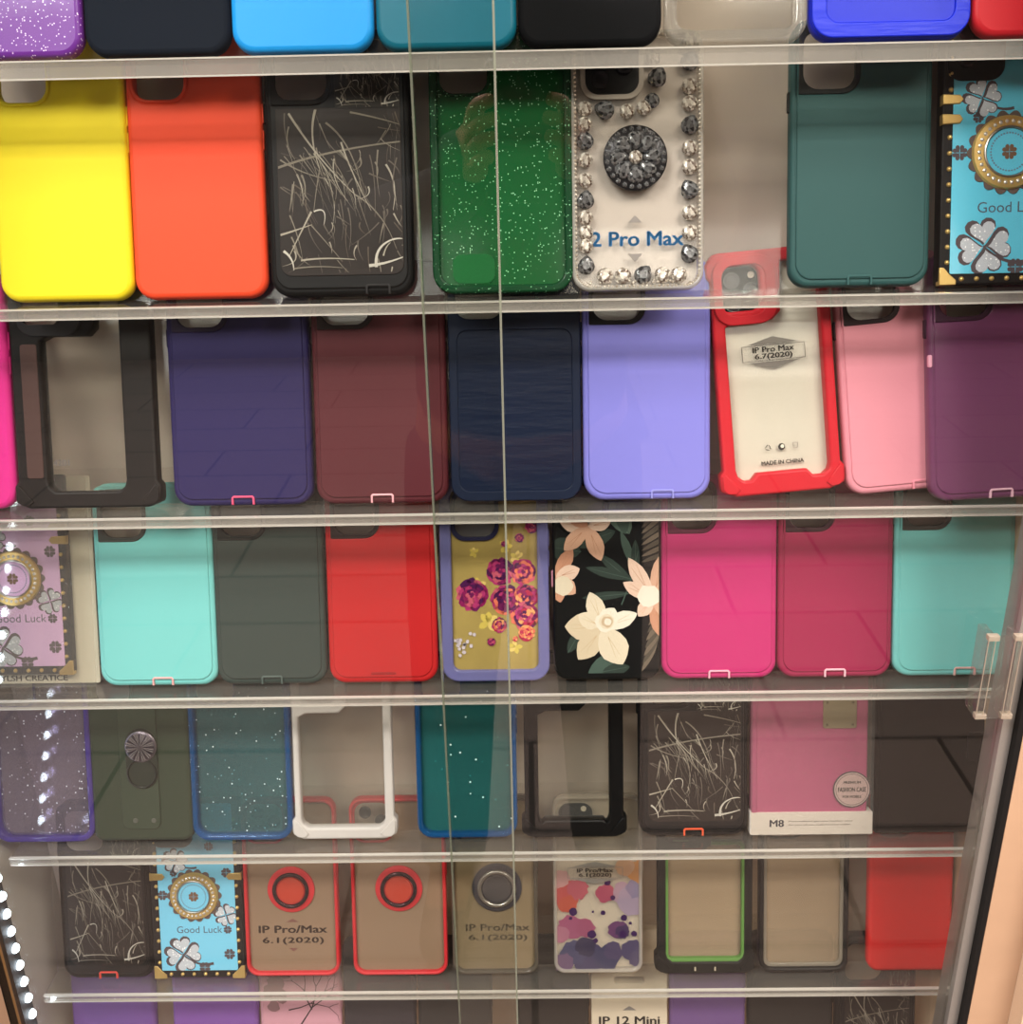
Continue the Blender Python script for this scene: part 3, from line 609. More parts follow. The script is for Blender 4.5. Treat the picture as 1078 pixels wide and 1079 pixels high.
def shelf4():
    # boxed lilac case
    r, w = stand(4, None, 101, 'lilac studded phone case with clovers in a clear box at left edge', cat='boxed phone case', name='boxed_phone_case', w=98)
    plate('backing_card', [rrect(-w / 2 + 1, .4, w / 2 - 1, 150, 1.5)], 0, .8, .1, P((226, 216, 196), .6), r)
    lucky_root = bpy.data.objects.new('lilac_case', None); COL.objects.link(lucky_root); lucky_root.parent = r; lucky_root.location = (-.0055, 0.0085, .0008)
    lucky(lucky_root, 74, 143, P((236, 194, 240), .15, coat=.7), t=6.5, clasps=(1.31, 1.44))
    text('lettering', 'STYLSH CREATICE', -w / 2 + 45, 4.4, .85, 56, INK, r, bold=.012, height=4.2)
    plate('clear_box', [rrect(-w / 2, 0, w / 2, 151, 2)], 9.6, 10.2, .2, T((248, 247, 244), .05, hcol=(235, 232, 228), rough=.03), r)
    aq = P((122, 204, 202), .5)
    r, w = stand(4, 105, 230, 'aqua mint rugged phone case between the lilac boxed case and a grey one'); defender(r, w, 145, aq, P((236, 176, 176), .5), P((62, 66, 62), .5), hs=.92, fx=3)
    r, w = stand(4, 229, 345, 'dark grey green rugged phone case beside the aqua mint one'); defender(r, w, 145, P((56, 67, 63), .55), P((84, 98, 94), .5), P((34, 36, 34), .5), hs=.92)
    r, w = stand(4, 347, 462, 'red rugged phone case with closed port cover, fourth row'); defender(r, w, 145, P((188, 34, 36), .5), None, P((44, 30, 30), .5), hs=.92)
    plate('port_cover', [rrect(-9, 6.2, 9, 8.2, .9)], 10.8, 11.6, .2, P((150, 24, 26), .5), r)
    # yellow floral
    r, w = stand(4, 466, 580, 'clear phone case with magenta roses on a yellow ground and lavender frame'); h = 145
    bumper_case(r, w, h, T((150, 150, 216), .45, hcol=(160, 158, 224), rough=.1), T((240, 240, 244), .05), bar=8, r=12, cam=False)
    plate('printed_back', [rrect(-w / 2 + 8, 6, w / 2 - 6, h - 6, 6), hole(w, h, .9, 11)], 5.2, 6.4, .2, P((196, 170, 100), .35, grain=.28, gscale=22), r)
    plate('camera_rim', [rrect(*_g(hole(w, h, .9, 11), 3), 10), hole(w, h, .9, 11)], 5.4, 8.2, .5, P((34, 34, 66), .35), r)
    rnd = random.Random(5); k = Ink((-w / 2 + 8.5, 7, w / 2 - 6.5, h - 8), 6.45)
    pal = [P(c, .5) for c in ((112, 20, 86), (146, 26, 92), (182, 52, 112), (78, 16, 78), (206, 92, 116))]; gold = [P(c, .5) for c in ((214, 190, 92), (236, 206, 120))]; hot = [P(c, .5) for c in ((236, 120, 96), (248, 168, 110), (190, 40, 80))]
    for x, y, s in ((-12, 68, 5), (-5, 42, 6), (8, 96, 4), (-14, 92, 3), (16, 88, 4), (2, 76, 4), (14, 24, 4)):
        for a in (20, 85, 150, 215, 290): k.poly(petal(x, y, a + rnd.uniform(-20, 20), s * 1.3, s * .8), gold[rnd.randrange(2)], up=False)
        k.z += k.dz
    for x, y, s, pl in ((-16, 62, 11.5, pal), (4, 78, 10, pal), (20, 78, 9.5, pal + hot[:1]), (8, 58, 11, pal + hot[:1]), (22, 60, 9, pal + hot), (21, 46, 10, pal + hot), (3, 40, 5.5, hot + pal), (22, 34, 6, hot), (27, 110, 5, pal), (18, 102, 3.2, pal), (7, 98, 2, pal), (-3, 28, 3, pal), (14, 30, 2, hot)): rose(k, x, y, s, rnd, pl)
    for i in range(16): k.poly(blob(-20 + rnd.gauss(0, 4), 30 + rnd.gauss(0, 4), 1.4, 6, .2, rnd), P((212, 200, 210), .5), up=False)
    k.build('rose_print', r)
    # black floral
    r, w = stand(4, 584, 697, 'black phone case printed with cream and peach magnolia flowers'); h = 145
    plate('shell', [rrect(-w / 2, 0, w / 2, h, 11), hole(w, h, .92, 7)], 0, 10, 2.4, P((18, 18, 18), .4), r)
    plate('camera_rim', [rrect(*_g(hole(w, h, .92, 7), 2.6), 10), hole(w, h, .92, 7)], 9, 11, .6, NEARBLACK, r)
    buttons(r, w, h, P((222, 150, 170), .5), -1, (.5,))
    k = Ink((-w / 2 + 1.5, 5, w / 2 - 1.5, h - 4), 10.05); rnd = random.Random(3)
    lf = [P((52, 64, 58), .5), P((74, 92, 84), .5), P((84, 76, 66), .5), P((96, 116, 104), .5), P((112, 100, 86), .5)]
    for x, y, a, L, ww, m in ((16, 104, 120, 26, 15, 3), (13, 104, 100, 24, 10, 1), (18, 70, 140, 32, 7, 0), (18, 72, 165, 34, 7, 0), (20, 78, 110, 30, 6, 1), (20, 74, 90, 26, 6, 0), (16, 62, 185, 34, 6, 0), (-18, 92, 170, 24, 16, 0), (-22, 96, 20, 30, 12, 0), (-14, 2, 40, 26, 12, 1), (-4, 6, 10, 20, 9, 0), (-28, 20, 60, 18, 8, 0)):
        k.poly(petal(x, y, a, L, ww), lf[m]); k.ribbon([(x, y), (x + L * .9 * math.cos(math.radians(a)), y + L * .9 * math.sin(math.radians(a)))], .5, .2, lf[4 if m == 2 else 1])
    for i in range(9):
        a = 100 - i * 7; k.poly(petal(24, 84 + i * 4, 20 + i * 4, 20, 3.2), lf[2 + (i % 2) * 2])
    for i in range(7): k.poly(petal(24 + i * .8, 6 + i * 5.5, 62 - i * 2, 24, 4), lf[2 if i % 2 else 4])
    k.ribbon(bez((10, 54), (16, 68), (22, 92)), .9, .5, lf[1])
    cr = [P(c, .5) for c in ((228, 214, 190), (216, 198, 170), (204, 180, 150), (238, 228, 212))]; pe = [P(c, .5) for c in ((218, 172, 146), (204, 148, 120), (232, 200, 180), (186, 130, 100))]
    ln = P((200, 172, 136), .5)
    def flower(x, y, s, petals, c, center):
        for a, L, ww, m in petals:
            k.poly(petal(x, y, a, L * s, ww * s), c[m])
            for da in (-5, 4): k.ribbon([(x + .25 * L * s * math.cos(math.radians(a)), y + .25 * L * s * math.sin(math.radians(a))), (x + .8 * L * s * math.cos(math.radians(a + da)), y + .8 * L * s * math.sin(math.radians(a + da)))], .35, .15, ln if c is cr else c[3])
        if center:
            for q, rr in ((3, 7.2), (0, 5.4), (2, 4.0), (3, 2.6)): k.poly(blob(x + 2 + (7 - rr) * .3, y + 4, rr * s, 12, .1, rnd), c[q])
    flower(-3, 38, 1., [(110, 27, 13, 0), (178, 27, 19, 1), (152, 20, 12, 0), (232, 29, 16, 1), (297, 30, 21, 0), (22, 26, 12, 3), (60, 16, 14, 3)], cr, True)
    flower(-36, 74, 1., [(60, 24, 10, 1), (20, 18, 11, 2), (-40, 18, 12, 0), (-80, 18, 10, 1)], pe, False); k.poly(blob(-31, 68, 7, 12, .1, rnd), cr[0])
    flower(32, 58, 1., [(75, 36, 12, 0), (120, 34, 11, 2), (150, 24, 10, 2), (285, 30, 12, 1), (320, 22, 12, 0), (230, 16, 10, 2)], pe, False); k.poly(blob(29, 60, 8, 12, .12, rnd), cr[3])
    flower(-13, 110, 1., [(170, 20, 12, 2), (225, 24, 11, 0), (290, 26, 12, 0), (150, 16, 9, 1), (10, 16, 10, 2)], pe, False)
    k.build('flower_print', r)
    r, w = stand(4, 697, 818, 'magenta pink rugged phone case beside the black floral one'); defender(r, w, 145, P((200, 50, 116), .5), P((250, 180, 200), .5), P((92, 30, 56), .5), hs=.92)
    r, w = stand(4, 819, 939, 'berry red rugged phone case between the magenta and aqua ones'); defender(r, w, 145, P((162, 40, 80), .5), P((252, 196, 210), .5), P((60, 30, 40), .5), hs=.92)
    r, w = stand(4, 940, 1066, 'aqua mint rugged phone case beside the clear door handle'); defender(r, w, 145, P((122, 206, 204), .5), P((226, 176, 172), .5), P((50, 54, 50), .5), hs=.92, fx=8)

def shelf5():
    r, w = stand(5, None, 100, 'clear purple edged glitter phone case reflecting the light strip, left end', w=78)
    bumper_case(r, w, 143, T((120, 96, 190), .35, hcol=(120, 100, 200), rough=.06), T((226, 220, 232), .14, hcol=(190, 180, 196), rough=.05, glitter=(250, 250, 255), gl_scale=600, gl_amt=.05), bar=4.4)
    # kickstand
    r, w = stand(5, 98, 204, 'dark olive green phone case with a metal ring kickstand'); h = 143; ol = P((52, 62, 48), .5)
    silicone(r, w, h, ol, t=10, r=8, hs=.92)
    plate('mount_panel', [rrect(-15, 10, 14, 108, 6)], 9.8, 11.2, .5, P((56, 66, 52), .5), r)
    plate('stand_slot', [rrect(-10, 42, 14, 89, 11.5)], 11, 11.8, .3, P((40, 46, 38), .5), r)
    dk = lathe('ring_disc', [(0, 13.8), (11, 13.4), (12, 12.6), (12, 11.6)], 2, 75, P((120, 112, 120), .3, metal=.8), r, n=40)
    k = Ink((-99, 0, 99, 300), 14.0)
    for i in range(36):
        a = 2 * math.pi * i / 36; k.poly([(2 + 1.0 * math.cos(a), 75 + 1.0 * math.sin(a)), (2 + 10.6 * math.cos(a - .05), 75 + 10.6 * math.sin(a - .05)), (2 + 10.6 * math.cos(a + .05), 75 + 10.6 * math.sin(a + .05))], P((200, 190, 190), .25, metal=.8) if i % 3 else P((60, 52, 60), .3, metal=.5), up=False)
    k.build('ray_pattern', dk)
    lathe('finger_ring', torus_prof(10.8, .8, 12.0, 8), 2, 54, P((44, 46, 42), .3, metal=.5), r, n=40)
    for x in (-5, 9): lathe('screw', [(0, 12), (1.8, 11.8), (2, 11)], x, 17, P((110, 112, 104), .4, metal=.5), r, n=16)
    bl = T((70, 150, 205), .3, hcol=(40, 120, 190), rough=.06); bk = T((168, 206, 212), .2, hcol=(112, 156, 160), rough=.06, glitter=(240, 250, 255), gl_scale=600, gl_amt=.035)
    r, w = stand(5, 203, 309, 'clear blue edged glitter phone case between the olive and pale framed ones'); bumper_case(r, w, 143, bl, bk, bar=4)
    r, w = stand(5, 308, 419, 'pale grey shock frame phone case with clear back'); armor(r, w, 143, P((206, 200, 196), .5), bl=7, br=9, bb=9, trap=False, t=10)
    r, w = stand(5, 440, 546, 'clear teal glitter phone case with blue frame behind the glass door edges'); bumper_case(r, w, 143, bl, T((84, 170, 172), .42, hcol=(56, 128, 128), rough=.06, glitter=(240, 250, 255), gl_scale=420, gl_amt=.02), bar=4)
    r, w = stand(5, 550, 661, 'black shock frame phone case with clear back, fifth row'); armor(r, w, 143, P((13, 12, 12), .45), bl=13, br=13, bb=9, trap=True, tw=.56, t=11)
    r, w = stand(5, 673, 788, 'rugged black reed camouflage phone case with an orange red port flap, fifth row'); camo(r, w, 143, P((236, 96, 60), .5), 0)
    # pink wallet in box
    r, w = stand(5, 790, 919, 'pink wallet phone case in a clear box with a white base strip', cat='boxed phone case', name='boxed_phone_case'); h = 147
    plate('wallet_cover', [rrect(-w / 2 + 1, 16, w / 2 - 4, h, 3)], 0, 9, 1.5, P((206, 92, 140), .5, grain=.08, gscale=300), r)
    plate('spine', [rrect(-w / 2 + 1.2, 16.5, -w / 2 + 5, h - .5, 1.5)], 8.4, 10, .7, P((196, 84, 134), .5), r)
    plate('metal_clasp', [rrect(8, 82, 33, 105, 2)], 8.8, 10, .4, P((206, 190, 150), .4, metal=.6), r)
    for x, y in ((11, 85), (30, 85), (11, 102), (30, 102)): lathe('rivet', [(0, 10.6), (.9, 10.4), (1, 9.8)], x, y, P((150, 136, 104), .4, metal=.6), r, n=10)
    plate('base_strip', [rrect(-w / 2, 0, w / 2, 17.5, .8)], -.2, 10.1, .3, P((252, 244, 236), .6), r)
    text('lettering', 'M8', -w / 2 + 20, 9, 10.15, 11, P((70, 66, 84), .6), r, bold=.012, height=5.6)
    text('small_print', 'Personalized genuine leather case', -w / 2 + 53, 10.4, 10.15, 48, GREYINK, r, height=1.5); text('small_print', 'for your phone, multi function wallet', -w / 2 + 52, 7.6, 10.15, 46, GREYINK, r, height=1.5)
    bd = lathe('badge', [(0, 10.6), (14, 10.6), (14, 10.1)], w / 2 - 16, 35, P((90, 76, 84), .5), r, n=44)
    k = Ink((-99, 0, 99, 300), 10.65); k.poly(circ(w / 2 - 16, 35, 13.2, 40), P((218, 190, 188), .5)); k.poly(circ(w / 2 - 16, 35, 12.2, 40), P((100, 84, 92), .5)); k.poly(circ(w / 2 - 16, 35, 11.8, 40), P((222, 192, 190), .5)); k.build('badge_rim', bd)
    text('lettering', 'FASHION CASE', w / 2 - 16, 35, 10.75, 21, INK, bd, bold=.012, height=3.6); text('small_print', 'PREMIUM', w / 2 - 16, 40.5, 10.75, 13, INK, bd, height=2); text('small_print', 'FOR MOBILE', w / 2 - 16, 29.5, 10.75, 14, INK, bd, height=2)
    plate('clear_box', [rrect(-w / 2, 0, w / 2, h + 2, 1.2)], 11.2, 11.6, .1, T((246, 244, 242), .04, hcol=(235, 230, 226), rough=.03), r)
    r, w = stand(5, 920, 1036, 'black wallet phone case beside the pink boxed one', cat='wallet phone case')
    plate('wallet_cover', [rrect(-w / 2, 0, w / 2, 147, 3)], 0, 9.5, 1.6, P((24, 20, 18), .5, grain=.1, gscale=300), r)
    plate('spine', [rrect(-w / 2 + .4, .6, -w / 2 + 4, 146, 1.4)], 9, 10.3, .6, P((22, 18, 16), .5), r)
    plate('closing_strap', [rrect(w / 2 - 14, 56, w / 2 + .4, 78, 3)], 9, 10.6, .5, P((26, 22, 20), .5), r)

def shelf6():
    r, w = stand(6, 66, 162, 'small rugged black reed camouflage phone case near the light strip, sixth row'); camo(r, w, 148, P((236, 82, 70), .5), 0)
    r, w = stand(6, 162, 258, 'sky blue studded phone case with clovers and gold corners, sixth row'); lucky(r, w, 148, P((126, 204, 236), .3), clasps=(1.16,))
    rd = P((206, 52, 58), .4); smoke = T((206, 188, 168), .62, hcol=(170, 142, 118), rough=.25)
    for l, q, lab, txt in ((259, 358, 'red framed smoky phone case with red ring and printed size, beside the clover case', True), (372, 472, 'red framed smoky phone case with red ring and no printing', False)):
        r, w = stand(6, l, q, lab); h = 148
        bumper_case(r, w, h, rd, smoke, bar=2.8, r=10, t=9.5, backz=(4, 5.4))
        ring_holder(r, 0, 72, 5.4, 19, rd, P((62, 40, 44), .25, metal=.7), P((204, 72, 54), .3, metal=.2))
        for (x, y) in ((-w / 2 + 12, h - 14), (-w / 2 + 12, h - 29), (-w / 2 + 25, h - 21)): lens(r, x, y, 1.2, 5)
        if txt:
            text('lettering', 'IP Pro/Max', 0, 38, 5.45, 56, P((76, 60, 52), .6), r, bold=.012, height=6.5); text('lettering', '6.1(2020)', 0, 28, 5.45, 50, P((76, 60, 52), .6), r, bold=.012, height=6.5, spacing=1.1)
            k = Ink((-99, 0, 99, 300), 5.45); k.poly([(-5, 44), (5, 44), (0, 47)], P((120, 80, 72), .6)); k.poly([(-4, 22), (0, 19), (4, 22)], P((120, 80, 72), .6)); k.build('arrow_print', r)
    r, w = stand(6, 477, 568, 'smoky grey phone case with dark ring behind the glass door edges'); h = 148
    bumper_case(r, w, h, T((120, 116, 110), .5, hcol=(120, 110, 98), rough=.2), T((206, 194, 170), .6, hcol=(162, 142, 114), rough=.3), bar=3, r=10, t=9.5, backz=(4, 5.4))
    ring_holder(r, 2, 72, 5.4, 20, P((62, 60, 66), .35), P((190, 184, 176), .3, metal=.9), P((74, 70, 72), .4)) 
    text('lettering', 'IP Pro/Max', 2, 38, 5.45, 52, P((112, 100, 84), .6), r, height=6); text('lettering', '6.1(2020)', 2, 29, 5.45, 48, P((112, 100, 84), .6), r, height=6)
    # paint splash
    r, w = stand(6, 584, 678, 'clear phone case with red and indigo watercolour splashes on white'); h = 148
    bumper_case(r, w, h, T((240, 234, 226), .3, hcol=(240, 232, 222), rough=.1), T((246, 244, 240), .1), bar=3, r=9, t=9, backz=(6.2, 7), cam=False)
    plate('insert_card', [rrect(-w / 2 + 2.6, 2.6, w / 2 - 2.6, h - 2.6, 7)], 2, 3, .1, P((232, 216, 198), .6), r)
    camera_print(r, w, h, 7.05, x0=-w / 2 + 5, hw=27, hh=25, top=6, three=False)
    k = Ink((-w / 2 + 1.5, 2, w / 2 - 1.5, 97), 7.05); rnd = random.Random(9); k.dz = .008
    def wc(c, hz=.6):
        c = tuple(int(v * .8 + q * .2) for v, q in zip(c, (190, 170, 160))) if hz < .8 else c
        return T(c, hz, hcol=c, rough=.3)
    for x, y, s, c in ((-26, 74, 12, (214, 84, 84)), (-16, 78, 9, (206, 92, 110)), (-30, 88, 8, (226, 170, 170)), (-24, 64, 8, (216, 90, 70)), (6, 74, 8, (190, 78, 110)), (20, 74, 9, (196, 160, 186)), (28, 66, 13, (186, 166, 196)), (30, 78, 8, (150, 140, 180)), (33, 94, 10, (226, 150, 80)), (22, 98, 8, (222, 176, 140)),
                       (-22, 42, 11, (176, 86, 128)), (-10, 42, 8, (170, 80, 120)), (-30, 36, 7, (196, 120, 150)), (-8, 14, 14, (70, 66, 108)), (-20, 18, 11, (74, 74, 116)), (6, 14, 11, (66, 66, 104)), (-28, 9, 9, (120, 92, 132)), (12, 20, 8, (80, 70, 110)), (28, 20, 10, (78, 70, 112)), (31, 12, 7, (86, 78, 116)), (16, 40, 8, (104, 58, 110)), (20, 38, 6, (66, 46, 92)), (-10, 24, 9, (52, 48, 80))):
        k.poly(blob(x, y * .9, s * .95, 20, .16, rnd), wc(c))
    for x, y, s in ((-5, 36, 3.6), (20, 36, 3), (29, 36, 2.4), (21, 51, 2.6), (4, 56, 2), (-20, 57, 3.4), (-22, 51, 1.4), (-4, 57, 1), (12, 70, 2), (8, 84, 2.6), (26, 46, 1.3), (-2, 30, 2)): k.poly(blob(x, y * .9, s, 12, .12, rnd), wc((66, 40, 84), .85))
    k.build('watercolour_print', r); hex_label(r, w, h, -2, 84, 7.4, 44, 17, 'IP Pro/Max', '6.1(2020)')
    # green and black
    r, w = stand(6, 690, 796, 'black shock frame phone case with green inner trim'); armor(r, w, 148, P((24, 24, 22), .5), bl=9, br=9, bb=10, trap=False, inner=P((96, 140, 70), .5), back=T((238, 228, 212), .35, hcol=(206, 184, 156), rough=.15))
    for x in (-8, 8): plate('speaker_slit', [rrect(x - .6, 2.6, x + .6, 6, .5, 3)], 10.6, 11.3, .1, P((210, 196, 170), .5), r)
    r, w = stand(6, 800, 894, 'slim black edged clear phone case beside the green trimmed one')
    bumper_case(r, w, 148, P((28, 26, 25), .45), T((238, 228, 212), .35, hcol=(200, 178, 152), rough=.15), bar=3.6, r=10)
    plate('inner_lip', [rrect(-w / 2 + 3.2, 3.2, w / 2 - 3.2, 144, 7), rrect(-w / 2 + 6.4, 6.4, w / 2 - 6.4, 140, 5)], 4.7, 7, .6, T((190, 180, 166), .4, hcol=(190, 178, 160)), r)
    r, w = stand(6, 914, 1003, 'red phone case at the right end of the sixth row'); silicone(r, w, 148, P((216, 48, 46), .5), r=9, hs=.9)

def shelf7():
    pu = P((128, 88, 164), .5)
    r, w = stand(7, 78, 166, 'purple phone case at the left end of the lowest row'); silicone(r, w, 142, pu, r=9, holed=False)
    r, w = stand(7, 184, 274, 'purple phone case below the sky blue clover case'); silicone(r, w, 142, P((134, 88, 170), .5), r=9, holed=False)
    r, w = stand(7, 276, 362, 'pink phone case printed with dark branches, lowest row'); h = 142
    silicone(r, w, h, P((218, 160, 176), .45), r=9, hs=.86)
    k = Ink((-w / 2 + 2, 4, w / 2 - 2, h - 3), 10.05); bk = P((60, 48, 52), .6); rnd = random.Random(4)
    def br(x, y, a, L, wd, d):
        x2, y2 = x + L * math.cos(a), y + L * math.sin(a); k.ribbon([(x, y), ((x + x2) / 2 + rnd.uniform(-1, 1), (y + y2) / 2 + rnd.uniform(-1, 1)), (x2, y2)], wd, wd * .6, bk)
        if d:
            for s in (-1, 1): br(x2, y2, a + s * rnd.uniform(.25, .6), L * rnd.uniform(.6, .85), wd * .65, d - 1)
    br(-4, 60, 1.0, 26, 1.6, 4); br(10, 80, 1.9, 18, 1.2, 3); br(-10, 80, .3, 20, 1.2, 4)
    for x, y, s in ((-20, 104, 7), (-26, 96, 6), (-16, 92, 6), (-22, 84, 5)): k.poly(blob(x, y, s, 14, .25, rnd), P((150, 112, 118), .5))
    k.build('branch_print', r)
    r, w = stand(7, 364, 440, 'charcoal grey phone case, lowest row, right of the pink branch case'); silicone(r, w, 142, P((62, 56, 60), .5), r=9, holed=False)
    r, w = stand(7, 442, 520, 'dark grey phone case behind the glass door edges, lowest row'); silicone(r, w, 142, P((54, 50, 48), .5), r=9, holed=False)
    r, w = stand(7, 545, 622, 'dark brown grey phone case left of the white boxed one'); silicone(r, w, 142, P((50, 45, 42), .5), r=9, holed=False)
    r, w = stand(7, 624, 704, 'white phone case box with printed size and hanging slot', cat='boxed phone case', name='boxed_phone_case'); h = 148
    plate('box', [rrect(-w / 2, 0, w / 2, h, 2), rrect(-13, 101, 13, 107, 2.9)], 0, 10, .6, P((226, 210, 188), .6), r)
    text('lettering', 'IP 12 Mini', 0, 68, 10.05, 52, P((70, 64, 60), .6), r, bold=.012, height=7.5)
    k = Ink((-99, 0, 99, 300), 10.05); k.poly([(-6, 77), (6, 77), (0, 81)], GREYINK); k.build('arrow_print', r)
    r, w = stand(7, 706, 786, 'purple phone case beside the white boxed one'); silicone(r, w, 144, P((116, 86, 140), .5), r=9, holed=False)
    r, w = stand(7, 788, 878, 'black phone case between the purple and camouflage ones, lowest row'); silicone(r, w, 144, P((44, 40, 38), .5), r=9, holed=False)
    r, w = stand(7, 880, 964, 'rugged black reed camouflage phone case at the right end of the lowest row'); camo(r, w, 142, P((60, 56, 54), .5), 0)

for fn in (shell_row1, shelf2, shelf3, shelf4, shelf5, shelf6, shelf7): fn()

# ------------------------------------------------------------------ acrylic shelves
XL, XR = -.394, .354
SH_LAB = {1: 'clear acrylic shelf under the sky blue and royal blue cases', 2: 'clear acrylic shelf under the yellow and orange cases', 3: 'clear acrylic shelf under the indigo, maroon and lavender cases',
          4: 'clear acrylic shelf under the aqua, red and floral cases', 5: 'clear acrylic shelf under the olive case and the pink boxed wallet', 6: 'clear acrylic shelf under the red ringed cases and clover case', 7: 'clear acrylic shelf under the lowest row of cases'}
for i in range(1, 8):
    z = shelf_z(i); s = thing('acrylic_shelf', SH_LAB[i], 'shelf', 'clear acrylic shelves', loc=(0, FRONT, z))
    box('ledge', XL, XR, .0, DEPTH + .0022, -.0028, 0, LEDGE, s)
    lip = .0088 if i == 1 else .0056
    lp = box('front_lip', XL, XR, -.0024, -.0001, -lip, .0004, LIP, s)
    for q in (.0004, -lip): box('polished_edge', XL, XR, -.0026, -.0001, q - .0004, q + .0005, EDGE, lp)
    # backrest sheet, leaning with the cases
    hgt = .155; t = .0018
    bm = bmesh.new(); box_bm(bm, XL, XR, 0, t, 0, hgt)
    bm.transform(Matrix.Translation((0, DEPTH - .0003, 0)) @ Matrix.Rotation(-LEAN, 4, 'X'))
    me = bpy.data.meshes.new('backrest'); bm.to_mesh(me); bm.free(); finish(me, 'backrest', ACRYLIC, s, smooth=0)

# ------------------------------------------------------------------ cabinet
WOOD = pbr('beige_laminate', (190, 154, 124), .5, grain=.06, gscale=40); WOODL = pbr('pale_laminate', (214, 184, 154), .5)
BOARD = pbr('beige_back_board', (238, 220, 206), .7, grain=.04, gscale=30)
ALU = pbr('aluminium', (176, 170, 162), .35, metal=.6); GASK = pbr('black_gasket', (24, 22, 21), .6)
Z0, Z1 = EYE - .90, EYE + .32
cab = thing('display_cabinet', 'beige laminate wall display cabinet with black and silver edged door frame', 'display cabinet', loc=(0, 0, Z0))
def cb(name, x0, x1, y0, y1, z0, z1, mat, bev=0., parent=None): return box(name, x0, x1, y0, y1, z0 - Z0, z1 - Z0, mat, parent or cab, bev)
SIDE_GREY = pbr('side_lining', (188, 180, 170), .35)
cb('back_board', -.43, .38, .034, .046, Z0, Z1, BOARD)
cb('side_panel', -.43, -.412, -.090, .0335, Z0, Z1, SIDE_GREY); cb('side_panel', .362, .38, -.090, .0335, Z0, Z1, SIDE_GREY)
cb('bottom_panel', -.43, .38, -.12, .046, Z0 - .02, Z0, WOOD); cb('top_panel', -.43, .38, -.12, .046, Z1, Z1 + .02, WOOD)
fx = at(998, 1079, -.1135).x
cb('door_channel', fx, fx + .0075, -.1135, -.092, Z0, Z1, ALU, .001); cb('door_gasket', fx + .0076, fx + .0112, -.119, -.090, Z0, Z1, GASK)
cb('front_frame', fx + .0113, fx + .0398, -.1195, -.0905, Z0, Z1, WOOD); cb('outer_frame', fx + .04, .48, -.135, .046, Z0, Z1, WOODL)
lx = at(11, 1079, -.1218).x
gx, tx = at(23, 1079, -.1165).x, at(32, 1079, -.0995).x
cb('front_frame', -.44, lx, -.136, -.1218, Z0, Z1, WOOD); cb('outer_frame', -.55, -.4405, -.140, .046, Z0, Z1, WOODL)
cb('door_gasket', gx - .012, gx, -.1165, -.1135, Z0, Z1, GASK); cb('gasket_bead', gx - .0016, gx - .0001, -.1175, -.1166, Z0, Z1, P((150, 112, 70), .4))
# light strips: a row of bright diodes along the inner edge of each door jamb
LED = emit('white_diode', (226, 240, 255), 26)
LEDM = lathe_mesh([(0, 3.4), (2.1, 2.8), (3.4, 1.2), (3.6, 0)], 12); LEDM.materials.append(LED)
def strip(x, y, label, sx):
    s = thing('led_strip', label, 'light strip', 'light strips inside the cabinet', loc=(x, y, Z0))
    box('tape', -.004, .0, -.010, .005, .02, Z1 - Z0 - .02, P((22, 22, 22), .6), s)
    n = 60; top = EYE + .12 - Z0; 
    for i in range(n):
        o = bpy.data.objects.new('diode', LEDM); COL.objects.link(o); o.parent = s
        o.location = (.0003 if sx > 0 else -.0043, 0, .03 + (top - .03) * i / (n - 1)); o.rotation_euler = (math.radians(58), 0, math.radians(90 if sx > 0 else -90) if False else 0)
        o.rotation_euler = (0, math.radians(90 * sx), 0)
ledp = at(34, 1075, -.068)
strip(ledp.x + .0005, -.068, 'string of bright white diodes along the left door jamb', 1)
strip(.3615, -.076, 'row of white diodes along the right side panel behind the door frame', -1)

# sliding glass doors, overlapping in the middle
def door(name, label, x0, x1, y, eside):
    d = thing(name, label, 'glass door', 'sliding glass doors', loc=((x0 + x1) / 2, y, Z0))
    w = (x1 - x0) / 2
    box('glass_pane', -w, w, 0, .004, .004, Z1 - Z0 - .004, GLASS, d)
    ex = w if eside > 0 else -w
    box('polished_edge', ex - .0006, ex + .0006, -.0003, .0043, .004, Z1 - Z0 - .004, GLASSEDGE, d)
    return d
yl, yr = -.121, -.110
xl2 = at(533, 560, yl).x; xr1 = at(458, 560, yr).x
door('glass_door', 'left sliding glass door, its polished edge running down the middle of the display', lx - .006, xl2, yl, 1)
dr = door('glass_door', 'right sliding glass door carrying the clear pull handle', xr1, fx - .0008, yr, -1)
# clear pull handle: a small acrylic channel stuck on the right door
q0, q1 = at(1027, 757, -.126), at(1062, 757, -.126); qt = at(1060, 670, -.126)
hx0, hx1 = q0.x - dr.location.x, min(q1.x, fx + .0074) - dr.location.x; hz0, hz1 = q0.z - Z0, qt.z - Z0
PULL = clear('pull_acrylic', (245, 245, 243), .02, (226, 220, 212), .06)
HEDGE = clear('pull_edge', (226, 220, 208), .42, (206, 190, 170), .12)
pu = box('pull_handle', hx0, hx1, -.0165, -.0150, hz0, hz1, PULL, dr, bev=.0004)
for xx in (hx0, hx1 - .0045):
    yb = -.0001 if xx == hx0 else -.0038
    box('handle_rib', xx, xx + .0045, -.0149, yb, hz0, hz1, PULL, pu, bev=.0004)
    for zz in (hz0, hz1 - .003): box('foot_block', xx - .0002, xx + .0066, -.0171, -.0128, zz - .0002, zz + .0032, HEDGE, pu, bev=.0005)
    for q in (xx, xx + .0042): box('polished_edge', q, q + .0004, -.0169, -.0164, hz0, hz1, HEDGE, pu)

